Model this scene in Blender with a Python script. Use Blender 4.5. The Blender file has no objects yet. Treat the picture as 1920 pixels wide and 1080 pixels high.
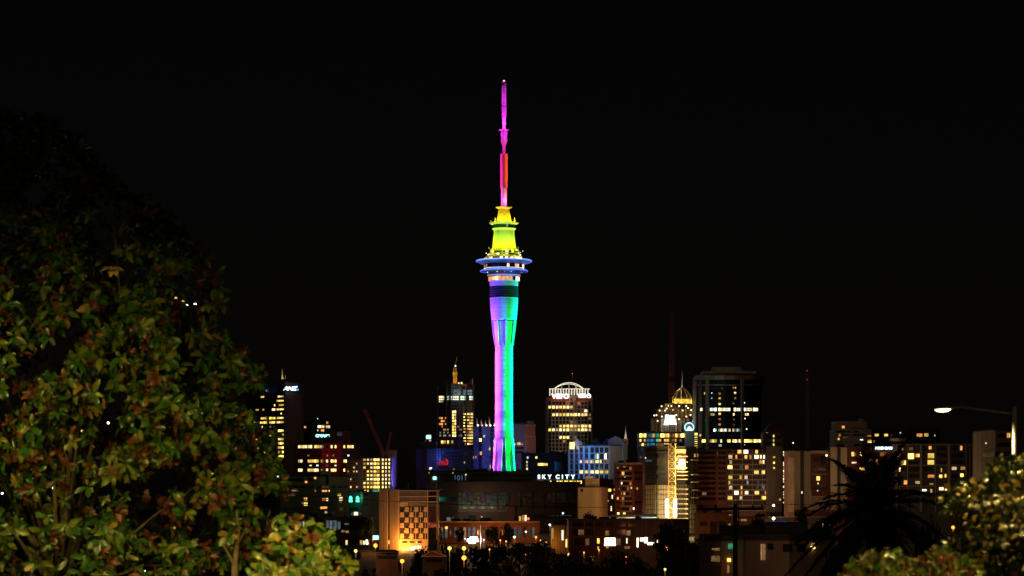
import bpy, math, random
from mathutils import Vector, Matrix
random.seed(7)
C = bpy.context.scene.collection
SC = bpy.context.scene
R = math.radians
# ---------------------------------------------------------------- camera, sky, sun, exposure
F = 5000.0            # focal length in photograph pixels (1920 wide)
HZ, CZ = 950.0, 40.0  # horizon row, camera height
cam = bpy.data.cameras.new("camera"); camo = bpy.data.objects.new("camera", cam); C.objects.link(camo)
camo.location = (0, 0, CZ); camo.rotation_euler = (R(90), 0, 0)
cam.sensor_width = 36; cam.lens = F / 1920 * 36
cam.shift_y = (HZ - 540) / 1920
cam.clip_start = 0.5; cam.clip_end = 30000
cam.dof.use_dof = True; cam.dof.focus_distance = 1900; cam.dof.aperture_fstop = 7
SC.camera = camo
w = bpy.data.worlds.new("World"); SC.world = w; w.use_nodes = True
nt = w.node_tree; bg = nt.nodes["Background"]
sky = nt.nodes.new("ShaderNodeTexSky"); sky.sky_type = 'NISHITA'; sky.sun_disc = False
sky.sun_elevation = R(22); sky.sun_rotation = R(165); sky.altitude = 50
tint = nt.nodes.new("ShaderNodeMix"); tint.data_type = 'RGBA'; tint.blend_type = 'MULTIPLY'; tint.inputs[0].default_value = 1
tint.inputs[7].default_value = (1, .72, .62, 1); nt.links.new(sky.outputs[0], tint.inputs[6]); nt.links.new(tint.outputs[2], bg.inputs[0])
bg.inputs[1].default_value = 0.00032
sun = bpy.data.lights.new("night_glow", 'SUN'); sun.energy = 0.05; sun.angle = R(8); sun.color = (1, .72, .45)
so = bpy.data.objects.new("night_glow", sun); C.objects.link(so)
so.rotation_euler = (R(68), 0, R(-14)); so.location = (0, -50, 200)
SC.view_settings.view_transform = 'Standard'; SC.view_settings.look = 'None'
SC.view_settings.exposure = 0; SC.view_settings.gamma = 1
SC.cycles.use_denoising = True; SC.cycles.max_bounces = 4; SC.cycles.diffuse_bounces = 2
SC.cycles.glossy_bounces = 2; SC.cycles.transmission_bounces = 3; SC.cycles.transparent_max_bounces = 4
SC.cycles.sample_clamp_indirect = 3; SC.cycles.caustics_reflective = False; SC.cycles.caustics_refractive = False

def W(px, py, Y): return Vector(((px - 960) * Y / F, Y, CZ + (HZ - py) * Y / F))
GP = [(-300, 38), (0, 36), (60, 33.5), (150, 30), (300, 22), (500, 11), (900, 4), (1200, 9), (1500, 21), (1800, 28.5), (2100, 31), (20000, 31)]
def gz(X, Y):
    for (a, za), (b, zb) in zip(GP, GP[1:]):
        if Y <= b:
            t = max(0, (Y - a) / (b - a)); return za + (zb - za) * t
    return 31

# ---------------------------------------------------------------- materials
MATS = {}
def mat(name, col, rough=.8, var=.25, scale=.15, metal=0, spec=.3, streak=False, emit=None, es=0):
    if name in MATS: return MATS[name]
    m = bpy.data.materials.new(name); m.use_nodes = True; n = m.node_tree; b = n.nodes["Principled BSDF"]
    b.inputs["Roughness"].default_value = rough; b.inputs["Metallic"].default_value = metal
    b.inputs["Specular IOR Level"].default_value = spec
    tc = n.nodes.new("ShaderNodeTexCoord"); mp = n.nodes.new("ShaderNodeMapping"); n.links.new(tc.outputs["Object"], mp.inputs[0])
    if streak: mp.inputs["Scale"].default_value = (1, 1, .12)
    nz = n.nodes.new("ShaderNodeTexNoise"); nz.inputs["Scale"].default_value = scale; nz.inputs["Detail"].default_value = 5
    n.links.new(mp.outputs[0], nz.inputs["Vector"])
    r = n.nodes.new("ShaderNodeValToRGB"); e = r.color_ramp.elements
    e[0].position = .3; e[1].position = .7
    e[0].color = tuple(c * (1 - var) for c in col) + (1,); e[1].color = tuple(min(1, c * (1 + var)) for c in col) + (1,)
    n.links.new(nz.outputs["Fac"], r.inputs[0]); n.links.new(r.outputs[0], b.inputs["Base Color"])
    if emit:
        b.inputs["Emission Color"].default_value = tuple(emit) + (1,); b.inputs["Emission Strength"].default_value = es
    MATS[name] = m; return m
def glow(name, col, s, var=.0, sample=False):
    """something that gives off light: lamp glass, lit sign, lit window"""
    if name in MATS: return MATS[name]
    m = bpy.data.materials.new(name); m.use_nodes = True; n = m.node_tree
    for x in list(n.nodes): n.nodes.remove(x)
    out = n.nodes.new("ShaderNodeOutputMaterial"); em = n.nodes.new("ShaderNodeEmission")
    em.inputs[0].default_value = tuple(col) + (1,); em.inputs[1].default_value = s
    n.links.new(em.outputs[0], out.inputs[0])
    if var:
        oi = n.nodes.new("ShaderNodeObjectInfo"); tc = n.nodes.new("ShaderNodeTexCoord")
        mp = n.nodes.new("ShaderNodeMapping"); mp.inputs["Scale"].default_value = (2.2, .1, 1.3)
        n.links.new(tc.outputs["Generated"], mp.inputs[0])
        ad = n.nodes.new("ShaderNodeVectorMath"); ad.operation = 'ADD'
        mu = n.nodes.new("ShaderNodeMath"); mu.operation = 'MULTIPLY'; mu.inputs[1].default_value = 37
        n.links.new(oi.outputs["Random"], mu.inputs[0]); n.links.new(mp.outputs[0], ad.inputs[0]); n.links.new(mu.outputs[0], ad.inputs[1])
        nz = n.nodes.new("ShaderNodeTexNoise"); nz.inputs["Scale"].default_value = 1.6; nz.inputs["Detail"].default_value = 3
        n.links.new(ad.outputs[0], nz.inputs["Vector"])
        r1 = n.nodes.new("ShaderNodeMapRange"); r1.inputs[1].default_value = .3; r1.inputs[2].default_value = .7
        r1.inputs[3].default_value = 1 - var; r1.inputs[4].default_value = 1 + var
        n.links.new(nz.outputs["Fac"], r1.inputs[0])
        r2 = n.nodes.new("ShaderNodeMapRange"); r2.inputs[3].default_value = .35 * s; r2.inputs[4].default_value = 2.0 * s
        n.links.new(oi.outputs["Random"], r2.inputs[0])
        m3 = n.nodes.new("ShaderNodeMath"); m3.operation = 'MULTIPLY'
        n.links.new(r1.outputs[0], m3.inputs[0]); n.links.new(r2.outputs[0], m3.inputs[1]); n.links.new(m3.outputs[0], em.inputs[1])
    m.cycles.emission_sampling = 'AUTO' if sample else 'NONE'
    MATS[name] = m; return m
beige = mat("concrete_beige", (.34, .28, .2), streak=True); grey = mat("concrete_grey", (.22, .22, .2), streak=True)
brown = mat("concrete_brown", (.15, .105, .085), streak=True); brick = mat("brick_red", (.2, .065, .045), scale=.4)
dark = mat("dark_cladding", (.025, .025, .028), .6); white = mat("white_render", (.6, .56, .48), streak=True)
green_grey = mat("render_green_grey", (.2, .24, .17), streak=True)
rust = mat("brick_dark_red", (.13, .04, .03), scale=.4); tan = mat("render_tan", (.42, .3, .17), streak=True)
roofm = mat("roofing_dark", (.05, .045, .045)); steel = mat("steel_grey", (.3, .3, .3), .5, metal=.3)
glassd = mat("window_glass_dark", (.02, .022, .026), .15, .4, 1.0, spec=.5)
spandrel = mat("glass_spandrel", (.04, .04, .045), .3, .3)
WM = {'w': glow("window_warm_white", (1, .74, .36), 1.15, .45), 'y': glow("window_yellow", (1, .66, .12), 1.1, .4),
      'o': glow("window_orange", (1, .36, .09), .75, .5), 'c': glow("window_cool_white", (.72, .95, .82), 1.0, .45),
      'm': glow("window_dim_warm", (1, .55, .22), .16, .6), 'n': glow("window_dim_cool", (.5, .7, .8), .1, .6),
      'g': glow("window_green", (.1, .75, .35), .45, .4), 'b': glow("window_blue", (.06, .35, .75), .35, .5),
      'r': glow("window_red", (1, .1, .05), .7, .4), 'W': glow("window_bright_white", (1, .86, .6), 2.6, .3),
      'Y': glow("window_bright_yellow", (1, .72, .15), 1.7, .3), 'd': glassd}

# ---------------------------------------------------------------- mesh builder and helpers
class MB:
    def __init__(s): s.v = []; s.f = []; s.m = []; s.smooth = False
    def quad8(s, p, mi=0):
        b = len(s.v); s.v += [tuple(q) for q in p]
        for q in ((0, 3, 2, 1), (4, 5, 6, 7), (0, 1, 5, 4), (1, 2, 6, 5), (2, 3, 7, 6), (3, 0, 4, 7)):
            s.f.append(tuple(b + i for i in q)); s.m.append(mi)
    def box(s, x0, x1, y0, y1, z0, z1, mi=0):
        s.quad8([(x0, y0, z0), (x1, y0, z0), (x1, y1, z0), (x0, y1, z0), (x0, y0, z1), (x1, y0, z1), (x1, y1, z1), (x0, y1, z1)], mi)
    def prism(s, poly, z0, z1, mi=0, top=None):
        b = len(s.v); n = len(poly); tp = top or poly
        s.v += [(x, y, z0) for x, y in poly] + [(x, y, z1) for x, y in tp]
        for i in range(n):
            j = (i + 1) % n; s.f.append((b + i, b + j, b + n + j, b + n + i)); s.m.append(mi)
        s.f.append(tuple(b + n + i for i in range(n))); s.m.append(mi)
        s.f.append(tuple(b + i for i in reversed(range(n)))); s.m.append(mi)
    def tube(s, p0, p1, r0, r1=None, n=8, mi=0):
        r1 = r0 if r1 is None else r1
        p0 = Vector(p0); p1 = Vector(p1); d = (p1 - p0).normalized()
        a = d.orthogonal().normalized(); c = d.cross(a); b = len(s.v)
        for p, r in ((p0, r0), (p1, r1)):
            for i in range(n):
                t = 2 * math.pi * i / n; s.v.append(tuple(p + a * (r * math.cos(t)) + c * (r * math.sin(t))))
        for i in range(n):
            j = (i + 1) % n; s.f.append((b + i, b + j, b + n + j, b + n + i)); s.m.append(mi)
        s.f.append(tuple(b + i for i in reversed(range(n)))); s.m.append(mi)
        s.f.append(tuple(b + n + i for i in range(n))); s.m.append(mi)
    def lathe(s, prof, n=32, cx=0, cy=0, mi=0, mis=None, cap=True):
        b = len(s.v)
        for r, z in prof:
            for i in range(n):
                t = 2 * math.pi * i / n; s.v.append((cx + r * math.cos(t), cy + r * math.sin(t), z))
        for k in range(len(prof) - 1):
            for i in range(n):
                j = (i + 1) % n; s.f.append((b + k * n + i, b + k * n + j, b + (k + 1) * n + j, b + (k + 1) * n + i)); s.m.append(mis[k] if mis else mi)
        if cap:
            s.f.append(tuple(b + i for i in reversed(range(n)))); s.m.append(mi)
            q = b + (len(prof) - 1) * n; s.f.append(tuple(q + i for i in range(n))); s.m.append(mi)
    def lattice(s, p0, p1, wd, seg, r=.12, n=4):
        p0 = Vector(p0); p1 = Vector(p1); d = (p1 - p0).normalized()
        a = d.cross(Vector((0, 1, 0)))
        if a.length < .1: a = d.orthogonal()
        a.normalize(); c = d.cross(a); h = wd / 2
        cor = [a * h + c * h, a * -h + c * h, a * -h - c * h, a * h - c * h]
        for k in cor: s.tube(p0 + k, p1 + k, r, n=n)
        for i in range(seg):
            q0 = p0.lerp(p1, i / seg); q1 = p0.lerp(p1, (i + 1) / seg)
            for j in range(4):
                k, l = cor[j], cor[(j + 1) % 4]
                s.tube(q0 + k, q1 + l, r * .7, n=n) if i % 2 else s.tube(q0 + l, q1 + k, r * .7, n=n)
                s.tube(q0 + k, q0 + l, r * .6, n=n)
    def mesh(s, name, mats):
        me = bpy.data.meshes.new(name); me.from_pydata(s.v, [], s.f)
        for m in (mats if isinstance(mats, (list, tuple)) else [mats]): me.materials.append(m)
        me.polygons.foreach_set("material_index", s.m)
        if s.smooth: me.polygons.foreach_set("use_smooth", [True] * len(s.f))
        me.update(); return me
    def obj(s, name, mats, parent=None, loc=None):
        o = bpy.data.objects.new(name, s.mesh(name, mats)); C.objects.link(o)
        if parent: o.parent = parent
        if loc is not None: o.location = loc
        return o
def thing(name, label, cat, loc, group=None):
    o = bpy.data.objects.new(name, None); C.objects.link(o); o.location = loc; o.empty_display_size = .5
    o["label"] = label; o["category"] = cat
    if group: o["group"] = group
    return o
def tag(o, label, cat, group=None):
    o["label"] = label; o["category"] = cat
    if group: o["group"] = group
    return o
def plight(loc, col, e, parent=None, r=.4, name="lamp_or_wash_light", f=None):  # point light
    if f is None: f = 1 if name != "lamp_or_wash_light" else (.1 if r >= 1 else .33)
    e *= f
    l = bpy.data.lights.new(name, 'POINT'); l.energy = e; l.color = col; l.shadow_soft_size = r
    o = bpy.data.objects.new(name, l); C.objects.link(o); loc = Vector(loc)
    if parent: o.parent = parent; loc = loc - parent.location
    o.location = loc; return o
def spot(loc, aim, col, e, ang, parent=None, blend=.5, r=.4, name="floodlight"):
    l = bpy.data.lights.new(name, 'SPOT'); l.energy = e; l.color = col; l.shadow_soft_size = r
    l.spot_size = R(ang); l.spot_blend = blend
    o = bpy.data.objects.new(name, l); C.objects.link(o); loc = Vector(loc)
    o.rotation_euler = (Vector(aim) - loc).to_track_quat('-Z', 'Y').to_euler()
    if parent: o.parent = parent; loc = loc - parent.location
    o.location = loc; return o
def text(s, size, m, parent, loc, name="sign", bold=.02, extr=.1, shear=0, center=True, space=1.0, wscale=1.0, rz=0):
    cu = bpy.data.curves.new("lettering", 'FONT'); cu.body = s; cu.size = size; cu.extrude = extr; cu.offset = bold * size
    cu.shear = shear; cu.space_character = space; cu.align_x = 'CENTER' if center else 'LEFT'; cu.align_y = 'CENTER'
    t = bpy.data.objects.new("lettering", cu); C.objects.link(t)
    dg = bpy.context.evaluated_depsgraph_get(); me = bpy.data.meshes.new_from_object(t.evaluated_get(dg))
    bpy.data.objects.remove(t); me.materials.clear(); me.materials.append(m)
    o = bpy.data.objects.new(name, me); C.objects.link(o); o.parent = parent
    o.location = Vector(loc) - (parent.location if parent else Vector()); o.rotation_euler = (R(90), 0, rz); o.scale = (wscale, 1, 1)
    return o
UNIT = {}
def unit(k):
    if k not in UNIT:
        b = MB(); b.box(-.5, .5, -.5, .5, -.5, .5); UNIT[k] = b.mesh("window", WM[k])
    return UNIT[k]

class Bld:
    """a building: front outline given as (pixel column, distance) corners, left to right"""
    def __init__(s, name, label, pts, ytop, depth, wm, cat="building", group=None, ybot=None):
        s.pts = [((p - 960) * Y / F, Y) for p, Y in pts]; s.px = [p for p, Y in pts]
        s.Y0 = pts[0][1]; xs = [p[0] for p in s.pts]
        cx = (xs[0] + xs[-1]) / 2; s.base = min(gz(cx, s.Y0), gz(cx, s.Y0 + depth)) - .5
        s.loc = Vector((cx, sum(p[1] for p in s.pts) / len(pts), s.base))
        s.t = thing(name, label, cat, s.loc, group)
        s.depth = depth; s.m = wm; s.wb = MB(); s.wm = [wm]; s.k = 0; s.win = []
        s.poly = s.pts + [(xs[-1], s.pts[-1][1] + depth), (xs[0], s.pts[0][1] + depth)]
        s.zt = W(0, ytop, s.Y0).z; s.ytop = ytop
        s.wb.prism(s.loc_poly(s.poly), 0, s.zt - s.base)
    def loc_poly(s, poly): return [(x - s.loc.x, y - s.loc.y) for x, y in poly]
    def mi(s, m):
        if m is None: return 0
        if m not in s.wm: s.wm.append(m)
        return s.wm.index(m)
    def seg(s, px):
        for i in range(len(s.px) - 1):
            if px <= s.px[i + 1] or i == len(s.px) - 2: return i
    def hit(s, px, i):
        (x0, y0), (x1, y1) = s.pts[i], s.pts[i + 1]; a = (px - 960) / F
        t = (a * y0 - x0) / ((x1 - x0) - a * (y1 - y0)); return Vector((x0 + t * (x1 - x0), y0 + t * (y1 - y0)))
    def frame(s, x0, x1, y0, y1):
        i = s.seg((x0 + x1) / 2); A = s.hit(x0, i); B = s.hit(x1, i); d = (B - A); L = d.length; d.normalize()
        n = Vector((d.y, -d.x)); Ym = (A.y + B.y) / 2
        return A, d, L, n, CZ + (HZ - y1) * Ym / F, CZ + (HZ - y0) * Ym / F
    def relief(s, x0, y0, x1, y1, proud=.3, m=None, inn=.1):
        """a band, pier, fin or ledge standing proud of the wall (kept in the wall mesh)"""
        A, d, L, n, z0, z1 = s.frame(x0, x1, y0, y1); s.k += 1; proud += .004 * (s.k % 11)
        a = A - s.loc.xy; P = [a - n * inn, a + n * proud]
        q = [a + n * proud, a + d * L + n * proud, a + d * L - n * inn, a - n * inn]; mi = s.mi(m)
        z0 -= s.base; z1 -= s.base
        s.wb.quad8([(p.x, p.y, z0) for p in q] + [(p.x, p.y, z1) for p in q], mi)
    def bands(s, ys, h, proud=.3, m=None, x0=None, x1=None):
        for y in ys:
            for i in range(len(s.px) - 1):
                a, b = max(s.px[i], x0 or -1e9), min(s.px[i + 1], x1 or 1e9)
                if b - a > .3: s.relief(a, y, b, y + h, proud, m)
    def piers(s, xs, wd, y0, y1, proud=.4, m=None):
        for x in xs: s.relief(x - wd / 2, y0, x + wd / 2, y1, proud, m)
    def vol(s, x0, x1, y0, y1, dY=0, depth=10, m=None, name=None):
        """an extra volume of the same building between two rows"""
        Y = s.Y0 + dY; a = W(x0, y1, Y); b = W(x1, y0, Y); o = s.loc
        t = s.wb if name is None else MB()
        t.box(a.x - o.x, b.x - o.x, Y - o.y, Y + depth - o.y, a.z - o.z, b.z - o.z, s.mi(m) if name is None else 0)
        if name: return t.obj(name, m or s.m, s.t)
    def w(s, x0, y0, x1, y1, k='w', proud=.06): s.win.append((x0, y0, x1, y1, k, proud))
    def ws(s, lst):
        for q in lst: s.w(*q)
    def grid(s, xs, ys, wd, h, p, kinds='wwy', dk='d', proud=.06):
        for y in ys:
            pr = p(y) if callable(p) else p
            for x in xs:
                s.w(x - wd / 2, y - h / 2, x + wd / 2, y + h / 2, random.choice(kinds) if random.random() < pr else random.choice(dk), proud)
    def row(s, y0, y1, segs, pitch, kinds='w', p=1.0, gap=.6, dk='d'):
        for a, b in segs:
            n = max(1, round((b - a) / pitch)); st = (b - a) / n
            for i in range(n): s.w(a + i * st + gap / 2, y0, a + (i + 1) * st - gap / 2, y1, random.choice(kinds) if random.random() < p else dk)
    def done(s, rf=True):
        s.wb.obj("wall", s.wm, s.t)
        if rf:
            r = MB(); q = s.loc_poly(s.poly); cx = sum(p[0] for p in q) / len(q); cy = sum(p[1] for p in q) / len(q)
            z = s.zt - s.base
            r.prism([(cx + (x - cx) * 1.012, cy + (y - cy) * 1.012) for x, y in q], z - .35, z + .25)
            x0, x1 = min(p[0] for p in q), max(p[0] for p in q); y0 = max(p[1] for p in s.loc_poly(s.pts)); rn = random.Random(s.ytop * 7 + s.px[0])
            for _ in range(3 + int((x1 - x0) / 14)):
                w_ = rn.uniform(1.2, 4.5); cx = rn.uniform(x0 + w_, max(x0 + w_ + .1, x1 - w_)); cy = y0 + rn.uniform(4, max(4.5, s.depth * .6)); h = rn.uniform(.6, 1.9)
                r.box(cx - w_ / 2, cx + w_ / 2, cy - 1.5, cy + 1.5, z + .2, z + .25 + h)
                if rn.random() < .4: r.tube((cx, cy, z), (cx, cy, z + h + rn.uniform(1, 3)), .1, .05, 5)
            r.obj("roof", roofm, s.t)
        s.win.sort(key=lambda q: (q[4] in 'dmn', -(q[2] - q[0]) * (q[3] - q[1])))
        ex = MB(); em = []
        for n, (x0, y0, x1, y1, k, proud) in enumerate(s.win):
            A, d, L, nn, z0, z1 = s.frame(x0, x1, y0, y1); c = A + d * (L / 2) + nn * proud - s.loc.xy
            if n < 96:
                o = bpy.data.objects.new("window", unit(k)); C.objects.link(o); o.parent = s.t
                o.location = (c.x, c.y, (z0 + z1) / 2 - s.base); o.rotation_euler = (0, 0, math.atan2(d.y, d.x)); o.scale = (L, .24, z1 - z0)
            else:
                if WM[k] not in em: em.append(WM[k])
                q = [c - d * L / 2 + nn * .12, c + d * L / 2 + nn * .12, c + d * L / 2 - nn * .12, c - d * L / 2 - nn * .12]
                ex.quad8([(v.x, v.y, z0 - s.base) for v in q] + [(v.x, v.y, z1 - s.base) for v in q], em.index(WM[k]))
        if ex.v:
            o = ex.obj("window", em, s.t); o["kind"] = "stuff"
        return s
def fr(a, b, st):
    out = []
    while a <= b + 1e-6: out.append(a); a += st
    return out

# ---------------------------------------------------------------- ground
g = MB(); xs = [-9000, -4000, -2000, -1000, -600, -400, -300, -200, -100, -40, 0, 40, 100, 200, 300, 400, 600, 1000, 2000, 4000, 9000]
ys = [-300, -100, 0, 15, 30, 60, 100, 150, 220, 300, 400, 500, 700, 900, 1050, 1200, 1350, 1500, 1650, 1800, 1950, 2100, 2500, 4000, 9000, 20000]
for y in ys:
    for x in xs: g.v.append((x, y, gz(x, y)))
for j in range(len(ys) - 1):
    for i in range(len(xs) - 1):
        a = j * len(xs) + i; g.f.append((a, a + 1, a + len(xs) + 1, a + len(xs))); g.m.append(0)
o = g.obj("ground", mat("ground_grass_and_earth", (.03, .028, .018), .95, .4, .05)); o["kind"] = "structure"
rd = MB(); za = gz(0, 1322) 
for (xa, xb) in ((-400, 400),):
    rd.v += [(xa, 1312, gz(0, 1312) + .05), (xb, 1312, gz(0, 1312) + .05), (xb, 1330, gz(0, 1330) + .05), (xa, 1330, gz(0, 1330) + .05)]; rd.f.append((0, 1, 2, 3)); rd.m.append(0)
o = rd.obj("road", mat("asphalt", (.05, .05, .05), .9)); o["kind"] = "structure"
# ---------------------------------------------------------------- the lit observation tower
TY = 2000.0; TX = W(945, 0, TY).x; S = TY / F
def tz(y): return CZ + (HZ - y) * S
tbz = gz(TX, TY)
conc = mat("tower_white_concrete", (.62, .62, .62), .75, .07, .1)
tw = thing("observation_tower", "tall white concrete tower with mast and round pod, floodlit in rainbow colours", "tower", (TX, TY, tbz))
def lz(prof): return [(r * S, tz(y) - tbz) for r, y in prof]
# shaft with formwork grooves
sh = MB(); pr = []
y = 846
while y > 642:
    r = 16.6 + .6 * max(0, (y - 760) / 90)
    pr += [(r, y), (r, y - 8.2), (r - .45, y - 8.5), (r - .45, y - 9.2)]; y -= 9.5
pr += [(16.6, 642), (16.9, 636), (18, 625), (19.4, 614), (20.9, 603)]
sh.lathe(lz(pr), 48); sh.smooth = False
sh.obj("shaft", conc, tw)
# the splayed foot: eight legs
for k in range(8):
    a = math.pi * 2 * (k + .5) / 8; ca, sa = math.cos(a), math.sin(a); b = MB()
    def q(r, wd, y): 
        return [Vector(((r + dr) * S * ca - t * wd * S * sa, (r + dr) * S * sa + t * wd * S * ca, tz(y) - tbz)) for dr, t in ((-5, -1), (1.2, -1), (1.2, 1), (-5, 1))]
    for (r0, w0, y0), (r1, w1, y1) in zip([(25, 3.6, 972), (20.6, 3.6, 884), (18.2, 4.5, 850)], [(20.6, 3.6, 884), (18.2, 4.5, 850), (16.3, 5.6, 822)]):
        b.quad8(q(r0, w0, y0) + q(r1, w1, y1))
    b.obj("leg", conc, tw)
co = MB(); co.lathe(lz([(12.5, 972), (12.5, 846)]), 32); co.obj("core", conc, tw)
# struts that carry the drum
for k in range(8):
    a = math.pi * 2 * (k + .25) / 8; ca, sa = math.cos(a), math.sin(a); b = MB()
    def q(r, wd, y): 
        return [Vector(((r + dr) * S * ca - t * wd * S * sa, (r + dr) * S * sa + t * wd * S * ca, tz(y) - tbz)) for dr, t in ((-2.5, -1), (1.0, -1), (1.0, 1), (-2.5, 1))]
    b.quad8(q(17, .7, 648) + q(23, 1.6, 601.5)); b.obj("strut", conc, tw)
dr = MB(); pr = [(22.0, 601.5), (22.0, 600), (23.6, 599.5)]
y = 599.5
while y > 562:
    r = 23.6 + (599.5 - y) * .085
    pr += [(r, y), (r + .5, y - 6.6), (r + .1, y - 6.9), (r + .1, y - 7.4)]; y -= 7.5
pr += [(27, 559)]
dr.lathe(lz(pr), 48); dr.obj("drum", conc, tw)
# dark louvre band
lv = MB(); pr = [(26.3, 559)]
for i in range(5):
    yy = 558.5 - i * 4.3; pr += [(27, yy), (27, yy - 1.2), (25.8, yy - 1.6), (25.8, yy - 4)]
lv.lathe(lz(pr), 48); lv.obj("louvre_band", mat("louvre_dark_metal", (.09, .09, .1), .5, metal=.4), tw)
u = MB(); u.lathe(lz([(26, 537), (26.6, 536.5), (26.8, 529), (28, 526), (29, 519), (30.5, 518), (30.5, 516.5), (29.5, 516)]), 48); u.obj("lower_deck_wall", conc, tw)
wcol = [WM['w'], WM['y'], glassd, WM['W'], WM['o']]
def win_ring(r, y0, y1, n, p, name="deck_windows", d=.7):
    for i in range(n):
        a = 2 * math.pi * (i + .5) / n
        if math.sin(a) > .25: continue
        b = MB(); rr = r * S; hw = math.pi * rr / n * .82
        k = 4 if False else (random.choice([0, 0, 1, 3, 4]) if random.random() < p else 2)
        c, s_ = math.cos(a), math.sin(a)
        P = [(rr * c + dd * c - t * hw * s_, rr * s_ + dd * s_ + t * hw * c) for dd, t in ((0, -1), (.25, -1), (.25, 1), (0, 1))]
        b.quad8([(x, y, tz(y1) - tbz) for x, y in P] + [(x, y, tz(y0) - tbz) for x, y in P]); b.obj("window", wcol[k], tw)
win_ring(28.6, 520, 527, 26, .75)
podm = mat("pod_blue_grey_metal", (.2, .22, .3), .5, .1, metal=.2)
b = MB(); b.lathe(lz([(30.5, 516.4), (31, 514), (33, 510), (36, 508.5), (43.5, 509.5), (44, 508), (37.5, 505.5), (37, 504)]), 64); b.obj("lower_canopy", podm, tw)
b = MB(); b.lathe(lz([(36.6, 505), (37, 503.8), (37, 496), (36.6, 495)]), 48); b.obj("observation_glazing", glassd, tw)
win_ring(37, 497, 503, 44, .4)
b = MB(); b.lathe(lz([(36.5, 495.6), (45, 494.5), (51, 491.5), (51.6, 489.8), (47, 488.8), (40, 490.5), (35, 489)]), 64); up = b.obj("upper_canopy", podm, tw)
for k in range(32):                               # open panels of the canopy edge
    a = 2 * math.pi * k / 32; c, s_ = math.cos(a), math.sin(a); b = MB()
    b.tube((38 * S * c, 38 * S * s_, tz(490) - tbz), (50.5 * S * c, 50.5 * S * s_, tz(489) - tbz), .25, n=5); b.obj("canopy_rib", podm, tw)
def ring(r, y, t, m, name):
    b = MB(); R0 = r * S; n = 64; z = tz(y) - tbz
    b.lathe([(R0 - t, z - t), (R0 + t, z - t), (R0 + t, z + t), (R0 - t, z + t), (R0 - t, z - t)], n, cap=False); return b.obj(name, m, tw)
ring(51.4, 489.8, .42, glow("led_ring_ice_blue", (.09, .2, 1), 1.7), "light_ring")
ring(43.8, 508.4, .4, glow("led_ring_blue", (.1, .14, 1), 1.2), "light_ring")
ring(43.2, 507.4, .16, glow("led_ring_white", (.7, .85, 1), 1.6), "light_ring"); ring(37.4, 503.9, .14, glow("led_ring_white", (.7, .85, 1), 1.6), "light_ring"); ring(50.6, 488.9, .28, glow("led_ring_white", (.7, .85, 1), 1.6), "light_ring")
ring(30.6, 516.8, .22, glow("led_ring_violet", (.45, .4, 1), .9), "light_ring")
b = MB(); b.lathe(lz([(36, 490), (36.5, 488), (36, 483), (34, 482.6), (33, 480), (31, 479.6), (30.5, 476), (28, 475.6), (27.5, 471), (25.6, 470.6), (25.6, 467), (23, 466.6)]), 48); b.obj("terrace_tiers", mat("tier_bronze_metal", (.3, .26, .16), .45, .2, metal=.3), tw)
win_ring(36.4, 484, 488, 46, .62); win_ring(30.8, 477.2, 479.4, 34, .45); win_ring(27.7, 472, 474.8, 30, .35)
for k in range(14):
    a = 2 * math.pi * (k + .3) / 14; c, s_ = math.cos(a), math.sin(a); b = MB()
    z = tz(471 - 4 * (k % 2)) - tbz; rr = (26 + 2 * (k % 2)) * S
    b.tube((rr * c, rr * s_, z), (rr * c, rr * s_, z + 1.6), .3, .2, 6); b.obj("roof_antenna", steel, tw)
cone = MB(); pr = [(22.6, 467)]
y = 466.5
while y > 434:
    r = 22.4 - (466 - y) * .1
    pr += [(r, y), (r - .3, y - 2.9), (r - .65, y - 3.1), (r - .65, y - 3.5)]; y -= 3.6
pr += [(18.9, 433), (20.5, 431.5), (22.6, 429.2), (22.6, 428.2), (21, 428)]
cone.lathe(lz(pr), 48); cone.obj("lower_cone", conc, tw)
b = MB(); b.lathe(lz([(20.4, 428.4), (21, 427.6), (21, 421.6), (20.4, 421)]), 40); b.obj("plant_deck_glazing", mat("teal_glass", (.03, .09, .09), .2, spec=.5), tw)
b = MB(); b.box((949.5 - 945) * S, (952.5 - 945) * S, -21.4 * S, -20.6 * S, tz(427) - tbz, tz(423) - tbz); b.obj("window", WM['c'], tw)
b = MB(); b.lathe(lz([(20.6, 421.8), (25, 420.5), (27.6, 418.8), (27.6, 418), (23, 417.2), (16.5, 416.4)]), 40); b.obj("crow_nest_deck", conc, tw)
for k in range(10):
    a = 2 * math.pi * k / 10; c, s_ = math.cos(a), math.sin(a); b = MB(); rr = (20 + 4 * (k % 2)) * S
    h = (5 if k % 3 else 9) * S
    b.tube((rr * c, rr * s_, tz(418) - tbz), (rr * c * 1.02, rr * s_, tz(418) - tbz + h), .35, .12, 6); b.obj("roof_antenna", conc, tw)
cone = MB(); pr = [(15, 418)]; y = 417
while y > 394:
    r = 14.2 - (417 - y) * .165; pr += [(r, y), (r - .3, y - 2.6), (r - .6, y - 2.8), (r - .6, y - 3.1)]; y -= 3.2
pr += [(10.2, 393), (11.5, 391.5), (15.4, 389.5), (15.4, 388.4), (9, 387.8)]
cone.lathe(lz(pr), 40); cone.obj("upper_cone", conc, tw)
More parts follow.
